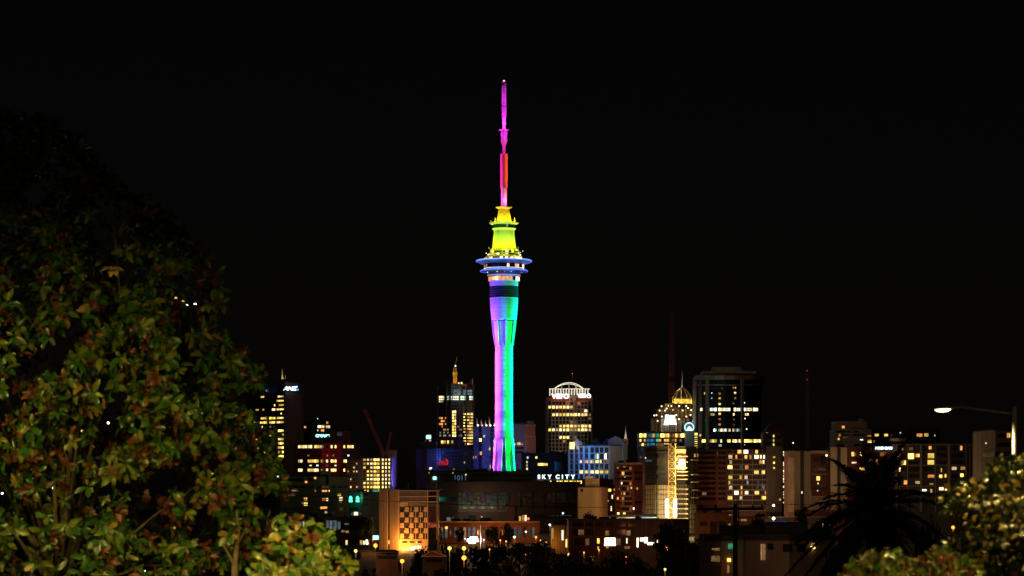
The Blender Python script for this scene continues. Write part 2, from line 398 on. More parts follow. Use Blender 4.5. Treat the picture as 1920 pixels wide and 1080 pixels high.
# mast
mastm = mat("mast_pale_steel", (.62, .6, .6), .6, .06)
b = MB(); b.lathe([(5.6 * S, tz(388.5) - tbz), (5.5 * S, tz(354) - tbz)], 20); b.obj("mast_base", mastm, tw)
ms = MB(); pr = []; y = 353.5
while y > 290:
    pr += [(6.6, y), (6.6, y - 1.3), (7.2, y - 1.4), (7.2, y - 2.0), (6.6, y - 2.1)]; y -= 2.6
pr += [(7.2, 289), (6, 288.5)]
ms.lathe(lz(pr), 20); ms.obj("mast_sleeve", mastm, tw)
b = MB(); b.lathe(lz([(2.6, 290), (2.6, 279), (3, 274), (4.6, 269), (5.8, 266)]), 16); b.obj("mast_neck", mastm, tw)
b = MB(); pr = []; y = 266
while y > 245:
    pr += [(5.9, y), (5.9, y - 1.4), (6.4, y - 1.5), (6.4, y - 2.1), (5.9, y - 2.2)]; y -= 2.8
b.lathe(lz(pr), 18); b.obj("mast_drum", mastm, tw)
b = MB(); b.lathe(lz([(6, 245), (7.5, 244.3), (7.5, 243.4), (3, 243)]), 20)
for k in range(6):
    a = math.pi * 2 * k / 6; b.tube((7 * S * math.cos(a), 7 * S * math.sin(a), tz(244) - tbz), (10.5 * S * math.cos(a), 10.5 * S * math.sin(a), tz(244.6) - tbz), .2, .12, 5)
b.obj("mast_platform", mastm, tw)
b = MB(); b.tube((0, 0, tz(244) - tbz), (0, 0, tz(221) - tbz), 2.6 * S, n=12); b.tube((0, 0, tz(235) - tbz), (0, 0, tz(222) - tbz), 3.2 * S, n=12); b.obj("mast_pole", mastm, tw)
b = MB(); b.lattice((0, 0, tz(221) - tbz), (0, 0, tz(154) - tbz), 7.4 * S, 13, .15)
b.tube((0, 0, tz(221) - tbz), (0, 0, tz(160) - tbz), 1.3 * S, 1.0 * S, 8)
for i in range(14):
    y = 217 - i * 4.1
    if 198 < y < 204: continue
    for k in range(4):
        a = math.pi / 2 * k + i; rr = 2.9 * S; c, s_ = rr * math.cos(a), rr * math.sin(a)
        b.tube((c, s_, tz(y) - tbz), (c, s_, tz(y - 2.2) - tbz), .5, n=6)
b.obj("antenna_lattice", mastm, tw)
b = MB(); b.lathe([(.2, tz(152.6) - tbz), (.75, tz(152) - tbz), (.75, tz(151) - tbz), (.2, tz(150.4) - tbz)], 10); b.obj("beacon", glow("beacon_pink", (1, .45, .5), 3), tw)
# floodlights round the foot, each fan aimed up the shaft
def fan(az, col, e, ex=3, lo=1, hi=1, d=132, zl=46, zs=(40, 52, 66, 80, 95, 110, 126, 142, 159, 177, 195), cone=11.5):
    a = R(az); p = Vector((TX + d * math.sin(a), TY - d * math.cos(a), zl))
    for z in zs:
        el = math.atan2(z - zl, d); spot(p, (TX, TY, z), col, e * (lo if z < 60 else hi if z > 170 else 1) / max(.2, math.cos(el)) ** ex, cone, tw, .55, .5)
E = 2.4e6
fan(-103, (1, .04, .02), E * 1.5, 1.6, .4, .17); fan(-71, (.08, .06, 1), E * .8, 2.6, 1, .9)
fan(70, (0, 1, .06), E * .56, 2.0, .8, .55); fan(116, (0, .72, 1), E * .62, 2.4, 1, .95)
# deck lights for the cones and mast
def ringlights(y, r, n, col, e, ph=0, name="deck_light"):
    for k in range(n):
        a = math.pi * 2 * (k + ph) / n; plight((TX + r * S * math.cos(a), TY + r * S * math.sin(a), tz(y)), col, e, tw, .3, name)
ringlights(464, 40, 8, (.7, 1, 0), 5200); ringlights(446, 46, 6, (.35, 1, 0), 2600)
ringlights(413.5, 24, 8, (1, .74, 0), 1900); ringlights(398, 30, 6, (1, .42, .0), 1000)
ringlights(376, 12, 4, (1, .25, .9), 700, .3)
for y, e in ((346, 2600), (334, 2600), (321, 2600), (308, 2600), (295, 2600)):
    plight((TX - 20 * S, TY - 5 * S, tz(y)), (1, 0, .3), e, tw, .3, "mast_light"); plight((TX + 20 * S, TY - 8 * S, tz(y)), (1, .035, 0), e, tw, .3, "mast_light")
for y, e, d in ((370, 1100, 11), (277, 260, 8), (256, 1300, 12), (230, 9000, 11), (211, 600, 10), (194, 900, 10), (182, 1300, 10), (168, 420, 10)):
    for sx in (-1, 1): plight((TX + sx * d * S, TY - d * S, tz(y)), (1, .03, .95) if sx < 0 or y != 370 else (1, .3, .45), e, tw, .3, "mast_light")
# blue light under and over the canopies
ringlights(499, 62, 8, (.12, .2, 1), 1800, .5); ringlights(513, 52, 8, (.16, .22, 1), 700, .5); ringlights(478, 44, 6, (1, .75, .25), 300, .5)
for k in range(44):
    a = math.pi + math.pi * (k + .5) / 44; rr = random.choice((30, 33.5, 35.5)) * S; b = MB(); b.lathe([(.05, -.34), (.34, 0), (.05, .34)], 6); b.obj('deck_lamp', random.choice([WM['W'], WM['w'], WM['c']]), tw, (rr * math.cos(a), rr * math.sin(a), tz(random.choice((471, 475, 479, 483, 487, 493, 512))) - tbz))
# ---------------------------------------------------------------- the city, left to right
GW = glow("sign_white", (.75, .95, 1), 2.2); GC = glow("sign_cyan", (.45, 1, .95), 1.6); GB = glow("sign_blue", (.1, .3, 1), 2.2)
GR = glow("sign_red", (1, .03, .08), .5); GG = glow("sign_green", (.1, 1, .6), 2.2); GD = glow("sign_dim_blue", (.3, .6, 1), .13)
def disc(b, px, py, r, m, proud=.5, name="emblem", ring=False, Yo=None):
    Y = Yo or b.Y0; p = W(px, py, Y); q = MB(); rr = r * Y / F; n = 20
    if ring:
        for i in range(n):
            a0, a1 = 2 * math.pi * i / n, 2 * math.pi * (i + 1) / n
            q.tube((rr * math.cos(a0), 0, rr * math.sin(a0)), (rr * math.cos(a1), 0, rr * math.sin(a1)), rr * .13, n=6)
    else: q.tube((0, .15, 0), (0, -.15, 0), rr, n=n)
    return q.obj(name, m, b.t, p - b.loc + Vector((0, -proud, 0)))
def lampbox(b, x0, y0, x1, y1, m, proud=.6, name="sign"):
    A, d, L, n, z0, z1 = b.frame(x0, x1, y0, y1); q = MB(); c = A + d * L / 2 + n * proud
    q.box(-L / 2, L / 2, -.2, .2, -(z1 - z0) / 2, (z1 - z0) / 2)
    o = q.obj(name, m, b.t, Vector((c.x, c.y, (z0 + z1) / 2)) - b.loc); o.rotation_euler = (0, 0, math.atan2(d.y, d.x)); return o

# tall office tower with the lit sign
b = Bld("office_tower", "tall brown banded office tower with lit white and blue sign on its top", [(462, 2345), (533, 2285), (561.5, 2310)], 722, 50, brown)
b.bands(fr(736.5, 960, 8), 5.2, .5, None, 533, 561.5); b.relief(462, 722, 533, 736, .3, dark); b.relief(533, 722, 561.5, 735.5, .3, dark)
b.bands(fr(739, 950, 8), 3.2, .25, dark, 462, 533); b.piers((471, 487, 503.5, 518), 2, 737, 950, .5, dark)
rows = {744: [(521, 532)], 752: [(519, 532)], 760: [(514, 517), (523, 532)], 768: [(510, 517), (519, 532)], 776: [(526, 528.5)], 784: [(489, 502), (505, 517), (519, 532)],
        792: [(476, 502), (505, 516), (519, 532)], 800: [(491, 493)], 807.5: [(521.5, 532)], 815.5: [(505, 517), (519, 532)], 823: [(521.5, 532)], 831: [(521.5, 532)], 839: [(521, 532)], 847.5: [(521.5, 532)], 855.5: [(521.5, 532)]}
for y, sg in rows.items(): b.row(y - 2, y + 2.2, sg, 3.6, 'yyw' if y < 800 else 'Yy')
for y in (831, 847.5, 855.5, 800): b.row(y - 1.5, y + 1.5, [(505, 517)], 3.6, 'nd')
for y in fr(744, 880, 8): b.row(y - 1.7, y + 1.7, [(473, 486), (489, 502)], 3.6, 'y', .08)
for y in fr(748, 860, 16): b.w(559.6, y - 2, 560.9, y + 1, random.choice('wy'))
b.vol(512, 548, 711, 722, 18, 16, dark)
text("ANZ", 4.6, GW, b.t, W(543.5, 728.8, 2288) + Vector((0, -1, 0)), shear=.3, bold=.05, wscale=1.15, rz=.4)
disc(b, 557, 725.5, 1.9, GB, 3, Yo=2297); disc(b, 555, 731, 1.6, GB, 3, Yo=2297); disc(b, 558.8, 731, 1.6, GB, 3, Yo=2297)
disc(b, 499.5, 724.6, 1.5, GB, 3, Yo=2310); disc(b, 498, 729, 1.7, GB, 3, Yo=2310); disc(b, 500.3, 733, 1.3, GB, 3, Yo=2310)
q = MB(); p = W(529.5, 711, 2310) - b.loc; q.tube(p, p + Vector((0, 0, 9.5)), 1.0, .12, 8); q.tube(p + Vector((2.4, 0, 0)), p + Vector((2.9, 0, 4)), .3, .1, 6)
q.obj("spire", white, b.t); plight(W(526, 707, 2304), (1, .66, .2), 2600, b.t); plight(W(532, 709, 2304), (1, .66, .2), 1400, b.t)
b.done()

b = Bld("office_building", "dark far office block with a round lit sign beside the banded tower", [(563, 2460), (606, 2450), (622, 2462)], 790, 30, dark)
b.vol(604, 620, 785, 790, 8, 14, dark); b.bands(fr(796, 850, 6.5), 1.6, .3, spandrel)
b.ws([(568, 799, 574, 803, 'o'), (596, 797.5, 601.5, 802.5, 'w'), (602.2, 797.5, 608, 802.5, 'w'), (611, 797.5, 614, 803, 'w'), (615, 797.5, 618.3, 803, 'w'), (602, 805, 607.5, 809, 'o'), (595, 806, 597, 808, 'w'), (612, 790, 615, 794.5, 'o')])
disc(b, 597.5, 816, 3.9, GC, 1.2); text("crowe", 5, GC, b.t, W(605, 816.4, 2446), bold=.05)
b.ws([(566 + 6 * i, y, 569.5 + 6 * i, y + 2.6, 'd') for i in range(5) for y in (808, 814.5, 821)])
disc(b, 596, 785.3, .8, WM['c'], 2, "beacon"); b.done()

b = Bld("office_block", "wide dark red office block with rows of small lit windows", [(553, 2215), (604, 2195), (640, 2195), (669, 2215)], 832, 40, rust)
b.vol(618, 655, 808, 832, 14, 20, rust, "penthouse"); b.vol(632, 641, 810, 817.5, 10, 3, mat("panel_pale_grey", (.5, .55, .6)), "plant_box")  # plant box is plain pale grey
b.bands((831.5, 842, 849.5, 857.5, 868.5, 875, 886), 3.2, .5, None); b.piers((605, 617, 641), 3.5, 832, 890, .7, rust)
for y in (837.5, 864.5, 881.5): b.row(y - 2.7, y + 2.7, [(559, 576), (577, 606), (611, 617), (620, 631), (643, 663)], 4.1, 'ywy', .8)
for y in (846, 853.5, 872): b.row(y - 2, y + 2, [(559, 606), (611, 631), (643, 663)], 4.1, 'mc', .1)
plight(W(611, 852, 2180), (1, .1, .05), 26000, b.t, 1); b.done()

b = Bld("apartment_building", "pale green apartment block with balconies and orange windows beside the big tree", [(526, 1705), (602, 1700), (618, 1703), (652, 1710)], 893, 26, green_grey)
b.vol(601, 619, 883, 893, -3, 12, None, "stair_tower"); b.vol(548, 600, 886.5, 893, 3, 18, roofm); b.vol(618, 652, 893, 912, -40, .1, None) if False else None
b.bands(fr(908, 966, 9.2), 1.6, .9); b.piers((545, 560, 578, 588.5, 594, 619, 631, 643.5), 2, 908, 968, .35)
b.vol(604, 616, 890, 910, -3.4, 1, glassd)
b.ws([(572, 902, 576, 905.5, 'o'), (533, 916, 541, 920, 'm'), (589, 917, 592.5, 922, 'o'), (604, 918, 608, 922, 'o'), (609, 918, 613, 922, 'o'), (616, 917.5, 619, 921.5, 'y'), (541, 926, 553, 929.5, 'm'),
      (570, 933, 572.5, 938, 'o'), (573.5, 933, 576, 938, 'y'), (570, 942, 577, 948, 'Y'), (566, 942, 569, 946, 'm'), (604, 934, 611, 938.5, 'o'), (612, 934, 615, 939, 'w'), (633, 926, 639, 929.5, 'y'), (636, 932, 642, 938.5, 'w'),
      (636.5, 940, 641, 943, 'm'), (601, 950, 613, 955, 'o'), (609, 958.5, 613, 962.5, 'w'), (589, 894.5, 593, 898, 'o'), (556, 917, 560, 921, 'm'), (547, 917, 555, 921, 'm')])
b.row(911, 915, [(530, 544), (549, 587), (596, 617), (621, 650)], 7, 'd'); b.row(952, 957, [(530, 587), (622, 650)], 8, 'md', .3); b.row(961, 966, [(530, 587), (622, 650)], 8, 'md', .3)
b.row(896, 903, [(541, 570), (578, 588)], 9, 'd'); b.done()
t = thing("roof_pavilion", "small violet lit pavilion with a pointed roof on top of the green apartments", "pavilion", W(632, 912.5, 1716) )
q = MB(); q.lathe([(5, 2.4), (3.0, 3.2), (.3, 5.6)], 4); q.obj("roof", white, t)
q = MB(); [q.box(x - .2, x + .2, y - .2, y + .2, -7, 2.4) for x in (-3.2, 3.2) for y in (-3.2, 3.2)]; q.obj("post", white, t)
for dx in (-2.6, .5, 3.8): plight(W(632, 909, 1710) + Vector((dx, -2, 0)), (.45, .25, 1), 1500, t)
q = MB(); [q.box(x - .35, x + .35, -5.4, -4.9, .3, 1.0) for x in (-3.6, -1.6, .6, 3.4, 4.6)]; q.obj("string_light", WM['w'], t)

b = Bld("hotel", "pale hotel block with a full grid of lit square windows and violet end wall", [(650, 1855), (680, 1847), (712, 1840), (732, 1850), (741, 1885)], 859, 30, tan)
b.relief(671, 860, 680, 925, .5, mat("render_lilac", (.3, .26, .36))); b.relief(732.3, 857, 740.7, 930, .3, mat("render_pale", (.5, .5, .55)))
ysr = fr(862, 922, 7.3)
b.grid((683.5, 690, 696.5), ysr, 3.4, 3.4, .85, 'yyw'); b.grid((703.2, 709), ysr, 4.6, 4, .95, 'Yy'); b.grid((717.5, 723.5, 729.7), ysr, 2.2, 4, .95, 'Yw')
b.grid((653, 657.5, 664, 669.5), ysr, 2.6, 2.8, lambda y: .3 if y < 900 else .12, 'wo')
b.vol(727, 742, 844, 859, 6, 14, tan, "plant_room"); b.vol(716, 719, 850, 859, 4, 4, tan)
spot(W(752, 912, 1850), W(738, 885, 1868), (.22, .1, 1), 26000, 70, b.t); plight(W(690, 925, 1825), (1, .6, .25), 26000, b.t, 1); plight(W(734, 848, 1830), (1, .4, .1), 9000, b.t, 1); b.done()  # violet spot added to tint the end wall

# crane behind the hotel
t = thing("tower_crane", "rusty red luffing crane with raised jib behind the lit hotel", "crane", (W(722, 850, 2120).x, 2120, gz(-80, 2120)), "construction cranes")
o = t.location; rc = mat("crane_red_paint", (.2, .075, .035), .6)
q = MB(); q.lattice(W(722, 900, 2120) - o, W(722, 852, 2120) - o, 2.6, 14, .22); q.tube((0, 0, 0), W(722, 900, 2120) - o, .8); q.obj("mast", rc, t)
q = MB(); q.lattice(W(719, 850, 2120) - o, W(683, 766, 2120) - o, 1.9, 22, .3); q.obj("jib", rc, t)
q = MB(); q.lattice(W(724, 850, 2120) - o, W(733.5, 810, 2120) - o, 1.4, 10, .24); q.tube(W(733.5, 810, 2120) - o, W(727, 850, 2120) - o, .25); q.obj("frame_tower", rc, t)
q = MB(); p = W(722, 851, 2120) - o; q.box(p.x - 3.4, p.x + 3.4, -2, 2, p.z - 1.2, p.z + 1.6); q.obj("slewing_deck", rc, t)
plight(W(706, 858, 2095), (1, .35, .12), 9000, t, 1)

b = Bld("cinema_building", "dark block with two glowing green arch signs beside the fluted building", [(655, 1640), (677, 1636), (714, 1650)], 923, 30, mat("dark_plaster", (.08, .08, .075), streak=True))
for x in (657.5, 670.5):
    q = MB(); Y = 1634; sc = Y / F
    q.lathe([(3.3 * sc, -5.5 * sc), (3.3 * sc, .5 * sc), (2.9 * sc, 3 * sc), (1.6 * sc, 5.4 * sc), (.2, 6.1 * sc)], 14); qo = q.obj("sign", GG, b.t, W(x, 936, Y) - b.loc); qo.scale = (1, .35, 1)
plight(W(664, 935, 1626), (.05, 1, .55), 3600, b.t); plight(W(679, 934, 1634), (.05, 1, .6), 700, b.t)
b.relief(676, 922, 678.4, 944, .8, green_grey); b.bands((924, 932, 941, 950, 960), 1.5, .4, None, 678, 714)
b.ws([(664, 960, 671, 966, 'w'), (659, 961, 662, 966, 'n'), (673, 961, 677, 965, 'n'), (657, 951, 671, 956, 'd'), (682, 926, 690, 930, 'd'), (682, 935, 690, 939, 'd'), (682, 944, 690, 948, 'd')]); b.done()
t = thing("roof_dome", "small teal lit dome on the roof of the dark cinema block", "dome", W(703, 923, 1655))
q = MB(); q.lathe([(2.6, -.6), (2.6, 0), (2.2, 1.1), (1.3, 1.9), (.2, 2.2)], 20); q.obj("dome_shell", mat("dome_pale", (.5, .55, .5)), t); plight(W(703, 915, 1648), (0, 1, .6), 1300, t)

b = Bld("low_building", "long flat black building below the green apartments with slim lit doors", [(540, 1462), (609, 1450), (693, 1460)], 970, 40, dark)
b.bands((970.5,), 1.6, 1.2, roofm); b.piers((610,), 3, 972, 1010, .5, brown); b.bands((1000,), 1.6, .6, roofm)
b.ws([(556, 978, 560, 990, 'w'), (568, 978, 571.5, 990, 'c'), (612, 976, 616, 990, 'n'), (618, 976, 623, 992, 'n'), (625, 976, 631, 994, 'n'), (633, 978, 638, 992, 'n'), (646, 981, 654, 984, 'n'), (613, 997, 616, 1004, 'w'), (640, 994, 646, 998, 'm'), (648, 995, 654, 999, 'm'), (648, 1013, 651.5, 1024, 'w'),
      (675, 1013, 679, 1023, 'y'), (680.5, 1014, 684, 1024, 'w'), (686, 1012, 692, 1025, 'W')])
b.row(974, 995, [(572, 606), (655, 690)], 9, 'd'); b.row(1005, 1020, [(655, 672)], 8, 'd'); b.done()
t = thing("lit_sign", "small square white sign glowing on a post by the fluted building", "sign", (W(704.5, 0, 1385).x, 1385, gz(0, 1385)))
q = MB(); z = W(0, 1008, 1385).z - t.location.z; q.tube((0, 0, 0), (0, 0, z), .14); q.obj("post", steel, t)
q = MB(); q.box(-1.5, 1.5, -.2, .2, z - 1.1, z + 1.1); q.obj("panel", GC, t)

# fluted concrete building with the block pattern
pk = mat("precast_panel", (.42, .27, .17), streak=True)
b = Bld("patterned_building", "tan concrete building with tall fins and a staggered block pattern facade", [(713, 1410), (749, 1400), (803, 1400), (820, 1404)], 919, 40, mat("recess_dark_brown", (.035, .02, .015)))
for x0, x1 in ((713, 720.3), (722, 728.4), (732.6, 740.4), (741.6, 749)): b.relief(x0, 918, x1, 1040, .9, pk)
b.piers((721.2, 730.6), 1.0, 920, 1040, .2, brown)
for y in (919.5, 930, 940.2): b.relief(749, y, 820, y + 1.4, .9, pk)
b.relief(749, 921.6, 803, 929.4, .35, brown); b.relief(749, 932, 803, 939.6, .35, brown); b.relief(749, 942, 765, 949, .3, pk); b.relief(766, 942, 803, 949, .35, brown)
b.piers((802, 818.5), 1.4, 919, 1012, .9, pk); b.relief(804, 942, 818, 951, .3, brown)
for j in range(7):
    y = 940.5 + 10 * j
    for i in range(-1, 7):
        x = 750.5 + 8.9 * i + (0 if True else 0)
        if (i + j) % 2: continue
        if y < 949 and x > 757: continue
        x0, x1 = max(x, 749.3), min(x + 7, 801)
        if x1 - x0 < 1.5: continue
        b.relief(x0, y, x1, y + 9.3, .75, pk); b.relief(max(x0 - 2, 749.3), y + 6.3, x0 + 1, y + 8, .7, pk)
        if x0 > 752: b.relief(x0 + 10.6, y, min(x0 + 11.8, 801.5), y + 9.6, .5, pk) if x0 < 788 else None
b.relief(748, 1011, 803, 1013.4, 1.0, pk); b.relief(748, 1013.5, 803, 1036, .6, pk)
b.ws([(754, 1014.5, 763.5, 1018, 'd', .85), (768, 1014.5, 777, 1018, 'd', .85), (783, 1014.5, 790, 1018, 'd', .85), (729.5, 1013, 731.5, 1020, 'y', .3), (757.7, 995, 759.6, 997, 'w', .8)])
b.relief(804, 953, 818, 977, .25, rust); b.relief(804, 979, 818.4, 990, .35, mat("awning_orange", (.4, .16, .08)))
text("Toni", 2.6, glow("neon_red", (1, .2, .12), .6), b.t, W(811, 985, 1399), bold=.0, wscale=1.1)
b.row(991, 1008, [(805, 818)], 6, 'd')
b.vol(800, 818, 912, 919, 4, 12, pk); [b.vol(x, x + 1, 906, 919, 3, .5, steel) for x in (765, 783, 803, 809, 818)]; b.relief(749, 908.5, 802, 909.1, -.0, steel) if False else None
b.ws([(769, 1025, 777, 1032, 'W', .9), (778, 1023, 790, 1029, 'W', .9), (754, 1028, 766, 1034, 'Y', .9)])
b.done()
for px, py, Y, e in ((747, 1016, 1393, 30000), (757, 1028, 1392, 26000), (738, 1029, 1390, 6000), (775, 1022, 1390, 6000)): plight(W(px, py, Y), (1, .42, .06), e, b.t, .6)
plight(W(768, 980, 1372), (1, .58, .36), 26000, b.t, 2); plight(W(725, 965, 1375), (1, .65, .42), 24000, b.t, 2)

# tower under construction
b = Bld("construction_tower", "glass tower under construction with a lit white top floor and yellow mast", [(820, 2165), (846, 2150), (866, 2150), (888, 2165)], 722, 36, mat("tower_dark_glass", (.03, .03, .03), .25, .3))
b.bands(fr(724, 850, 5.6), 1.1, .6, mat("slab_edge_dark", (.06, .055, .05))); b.piers((820.5, 838, 862, 874, 887), 1.4, 722, 850, .5, mat("column_grey_dark", (.1, .1, .09)))
b.row(742.5, 750, [(823, 833), (835, 842), (842.5, 848), (849, 860)], 3.3, 'cWw', .9); b.row(742.5, 750, [(860, 873), (876, 887)], 3.6, 'cc', .8); b.row(731, 740, [(850, 864), (868, 885)], 4.5, 'n', .8); b.row(751.5, 754, [(823, 831)], 3, 'w')
for y in fr(772, 817, 5.6): b.w(848, y - 2, 851.2, y + 2, random.choice('yyw')); b.w(852, y - 2, 855, y + 2, random.choice('Yyow'))
for y in fr(776, 836, 5.6):
    b.row(y - 1.8, y + 1.6, [(869, 874), (876, 887)], 3.2, 'yoYw', .82)
for y in fr(784, 800, 5.6): b.row(y - 1.8, y + 1.6, [(823, 838)], 3.4, 'om', .55)
for y in fr(800, 818, 5.6): b.row(y - 1.8, y + 1.6, [(824, 845), (857, 866)], 3.4, 'mn', .4)
b.row(826, 832, [(827, 836), (838, 850)], 3.6, 'yw', .85)
for i, x in enumerate(fr(834, 884, 4)):
    if abs(x - 853) > 3: b.vol(x, x + .8, 722 - random.choice((3, 5, 8, 4)), 722, 4 + i % 3 * 4, .5, rc)
b.vol(885, 886.4, 710, 722, 2, .8, steel); b.vol(864, 867, 716.5, 719.5, 6, 1, WM['w']); b.vol(859, 861.5, 717, 719.5, 6, 1, WM['w'])
plight(W(870, 716, 2150), (1, .3, .1), 9000, b.t); plight(W(856, 735, 2140), (.8, 1, .8), 9000, b.t)
q = MB(); p0 = W(853, 723, 2160) - b.loc; p1 = W(853, 690, 2160) - b.loc; q.lattice(p0, p1, 2.3, 12, .3); ym = mat("crane_yellow_paint", (.6, .38, .05), .6)
q.box(p0.x - 2, p0.x + 2, p0.y - 2, p0.y + 2, p0.z + 8.6, p0.z + 11); q.tube(p1, p1 + Vector((1.5, 0, 9)), .2, .1, 6); q.obj("mast", ym, b.t)
disc(b, 854, 686, 1.5, GW, 0, "beacon", Yo=2158)
for y, e in ((720, 4500), (708, 1800), (697, 500)): plight(W(853, y, 2151), (1, .7, .1), e, b.t)
b.done()

b = Bld("office_building", "dark brown office block with a cyan roof sign left of the rainbow tower", [(780, 1895), (800, 1885), (826, 1885), (868, 1890), (888, 1895)], 842, 14, mat("office_brown_dark", (.09, .075, .06), streak=True))
b.vol(787, 818, 828, 842, 3, 10, dark, "plant_room"); lampbox(b, 795, 816.5, 798.5, 822.5, GC, -2); lampbox(b, 800, 815.5, 808, 823, GC, -2); b.vol(797, 799, 823, 828, 1.5, 1, steel); b.vol(805, 807, 823, 828, 1.5, 1, steel)
b.bands(fr(845, 885, 6), 1.2, .4, None, 800, 888); b.ws([(804 + .1, 825, 808, 827, 'o', -2.5)])
for x in (819.5, 825.2): b.piers((x,), 1, 840, 876, .9, steel)
for y in fr(842, 876, 5): b.relief(819, y, 826, y + .8, .8, steel)
plight(W(822.5, 858, 1876), (.06, .12, 1), 11000, b.t); plight(W(846, 846, 1876), (.06, .12, 1), 5000, b.t)
text("m3", 5.4, GR, b.t, W(832, 867, 1882), bold=.04); lampbox(b, 805.5, 876.5, 810, 880.5, GW)
b.ws([(870, 865.5, 871.5, 870, 'y'), (888 - 1, 856, 887.8, 860, 'o'), (842, 874, 844, 876, 'n'), (850, 878, 852, 881, 'm')]); b.row(848, 851, [(830, 866), (870, 886)], 6, 'dm', .1); b.row(854, 857, [(830, 866), (870, 886)], 6, 'd'); b.row(860, 863, [(840, 866), (872, 886)], 6, 'd'); b.done()
b = Bld("office_building", "low dark office block with a faint blue number sign below the rainbow tower", [(800, 1775), (936, 1770), (1000, 1770)], 884, 20, mat("office_green_dark", (.16, .15, .12), streak=True))
b.bands(fr(888, 902, 5), .9, .4); text("1011", 4.6, GD, b.t, W(863, 896.3, 1768), bold=.02); lampbox(b, 812, 893.5, 818.5, 899.5, GC); b.ws([(803.5, 885, 805.5, 889, 'm'), (872, 889, 875, 891, 'w'), (848.5, 876.5 + 9, 850, 888, 'y')])
b.row(889, 893, [(826, 850), (880, 935), (945, 998)], 7, 'd'); b.piers(fr(826, 996, 10), 1, 885, 905, .5); b.done()

# blue block with flame lights
b = Bld("blue_lit_building", "narrow block washed in deep blue light with small flame spires on its roof", [(889, 2125), (907, 2118), (930, 2120)], 800, 26, mat("panel_pale_blue_grey", (.22, .24, .3)))
b.piers((890.5, 895.5, 905.5, 912.5, 915.5, 929), 1.5, 799, 884, .8); b.bands(fr(803, 880, 7.2), 1, .5, None); b.piers((900.5, 922), 5.5, 800, 884, .15, dark)
b.row(822, 828, [(898.5, 903.5)], 6, 'Y'); b.ws([(906.5, 816, 909, 819.5, 'c'), (924, 825.5, 926.5, 829.5, 'c'), (917, 838.5, 927.5, 844.5, 'Y'), (900, 846.5, 906, 852.5, 'o'), (919, 847, 925, 851, 'm'), (920, 853, 925.5, 858, 'o'), (888 + 1.5, 855, 893.5, 859.5, 'o'), (905.5, 855, 909, 859, 'n'), (919, 871.5, 926.5, 879, 'Y')])
for i, x in enumerate((895, 903.2, 911, 918.2, 926.4)):
    p = W(x, 799, 2112) - b.loc; h = (6.4, 5.4, 5, 7.4, 2.6)[i]; q = MB(); q.tube(p, p + Vector((-.5 * (x < 920), 0, h)), .8, .1, 6); q.obj("spire", white, b.t)
    plight(W(x + .4, 797.5, 2109.6), (1, .6, .28), 320, b.t, .2); q = MB(); q.lathe([(.1, -.6), (.55, -.2), (.55, .3), (.1, .6)], 8); q.obj("roof_lamp", WM['W'], b.t, p + Vector((.5, -.8, .5)))
for x, y, e in ((897, 872, 36000), (916, 872, 36000), (895, 835, 34000), (917, 835, 34000)): plight(W(x, y, 2088), (.06, .09, 1), e, b.t, 1, f=.16)  # blue washes added in place of spill from the tower
b.done()

b = Bld("office_building", "grey office block with a terracotta corner just right of the rainbow tower", [(958, 2135), (985, 2130), (1003.5, 2133)], 795, 24, grey)
b.bands((797, 803, 810, 818), 2.4, .6, None, 958, 985); b.relief(985, 796, 1003.5, 799, 1.6, tan); b.relief(985.2, 799, 1003.3, 860, .4, mat("terracotta_panel", (.32, .14, .08)))
b.vol(988, 1001, 789.5, 796, 2, 10, tan, "plant_room")
b.relief(985, 817.5, 1003.5, 819, .8, tan); b.piers((985.6, 1003), 1.3, 818, 852, .8, tan)
b.row(821, 826, [(987, 1002)], 3.6, 'm', .2); b.row(828, 833, [(987, 1002)], 3.6, 'm', .2); b.row(835, 840, [(987, 1002)], 3.6, 'd'); b.row(841, 846, [(986.5, 989.5), (991, 994)], 3, 'yo'); b.ws([(964, 831.5, 967, 834.5, 'w'), (970, 829.5, 976, 834.5, 'Y'), (978, 832, 980, 834, 'w'), (995, 807, 997.5, 811, 'o'), (991.5, 847, 994, 849.5, 'o')])
b.row(838, 842, [(962, 982)], 5, 'd'); b.row(846, 850, [(962, 982)], 5, 'd'); plight(W(996, 820, 2112), (1, .45, .2), 22000, b.t, 1); b.done()

# round topped office tower
b = Bld("office_tower", "pale gridded office tower with a glowing crown ring and white roof lettering", [(1024, 2372), (1034, 2352), (1066, 2345), (1078, 2345), (1098, 2352), (1111, 2372)], 744, 44, grey)
gx = fr(1028, 1110, 6.7); b.piers(gx + [1024.5, 1110.4, 1068, 1078], 1.7, 745, 850, .7, mat("mullion_pale", (.34, .32, .29)))
gy = fr(752, 850, 7.1); b.bands(gy, 1.5, .4, mat("mullion_pale", (.34, .32, .29)))
b.relief(1024, 746, 1111, 752, .2, rust)
mid = [(gx[i] + gx[i + 1]) / 2 for i in range(len(gx) - 1)]
lit = {0: (0,), 1: (1024, 1078), 2: (1095, 1104), 3: (1036, 1100), 4: (0,), 5: (0,), 6: (1049, 1112), 7: (1022, 1112), 8: (0,), 9: (1045, 1070), 10: (0,), 11: (0,)}
for k, y in enumerate(gy):
    L = lit.get(k, (0,))
    for x in mid:
        on = len(L) == 2 and L[0] <= x <= L[1]
        b.w(x - 2.3, y + 1.9, x + 2.3, y + 6.6, random.choice('wyYw') if on else ('m' if random.random() < .06 else 'd'))
b.vol(1036, 1098, 733, 744, 6, 26, grey, "crown_drum"); cw = W(1066.5, 744, 2366)
q = MB(); n = 40; 
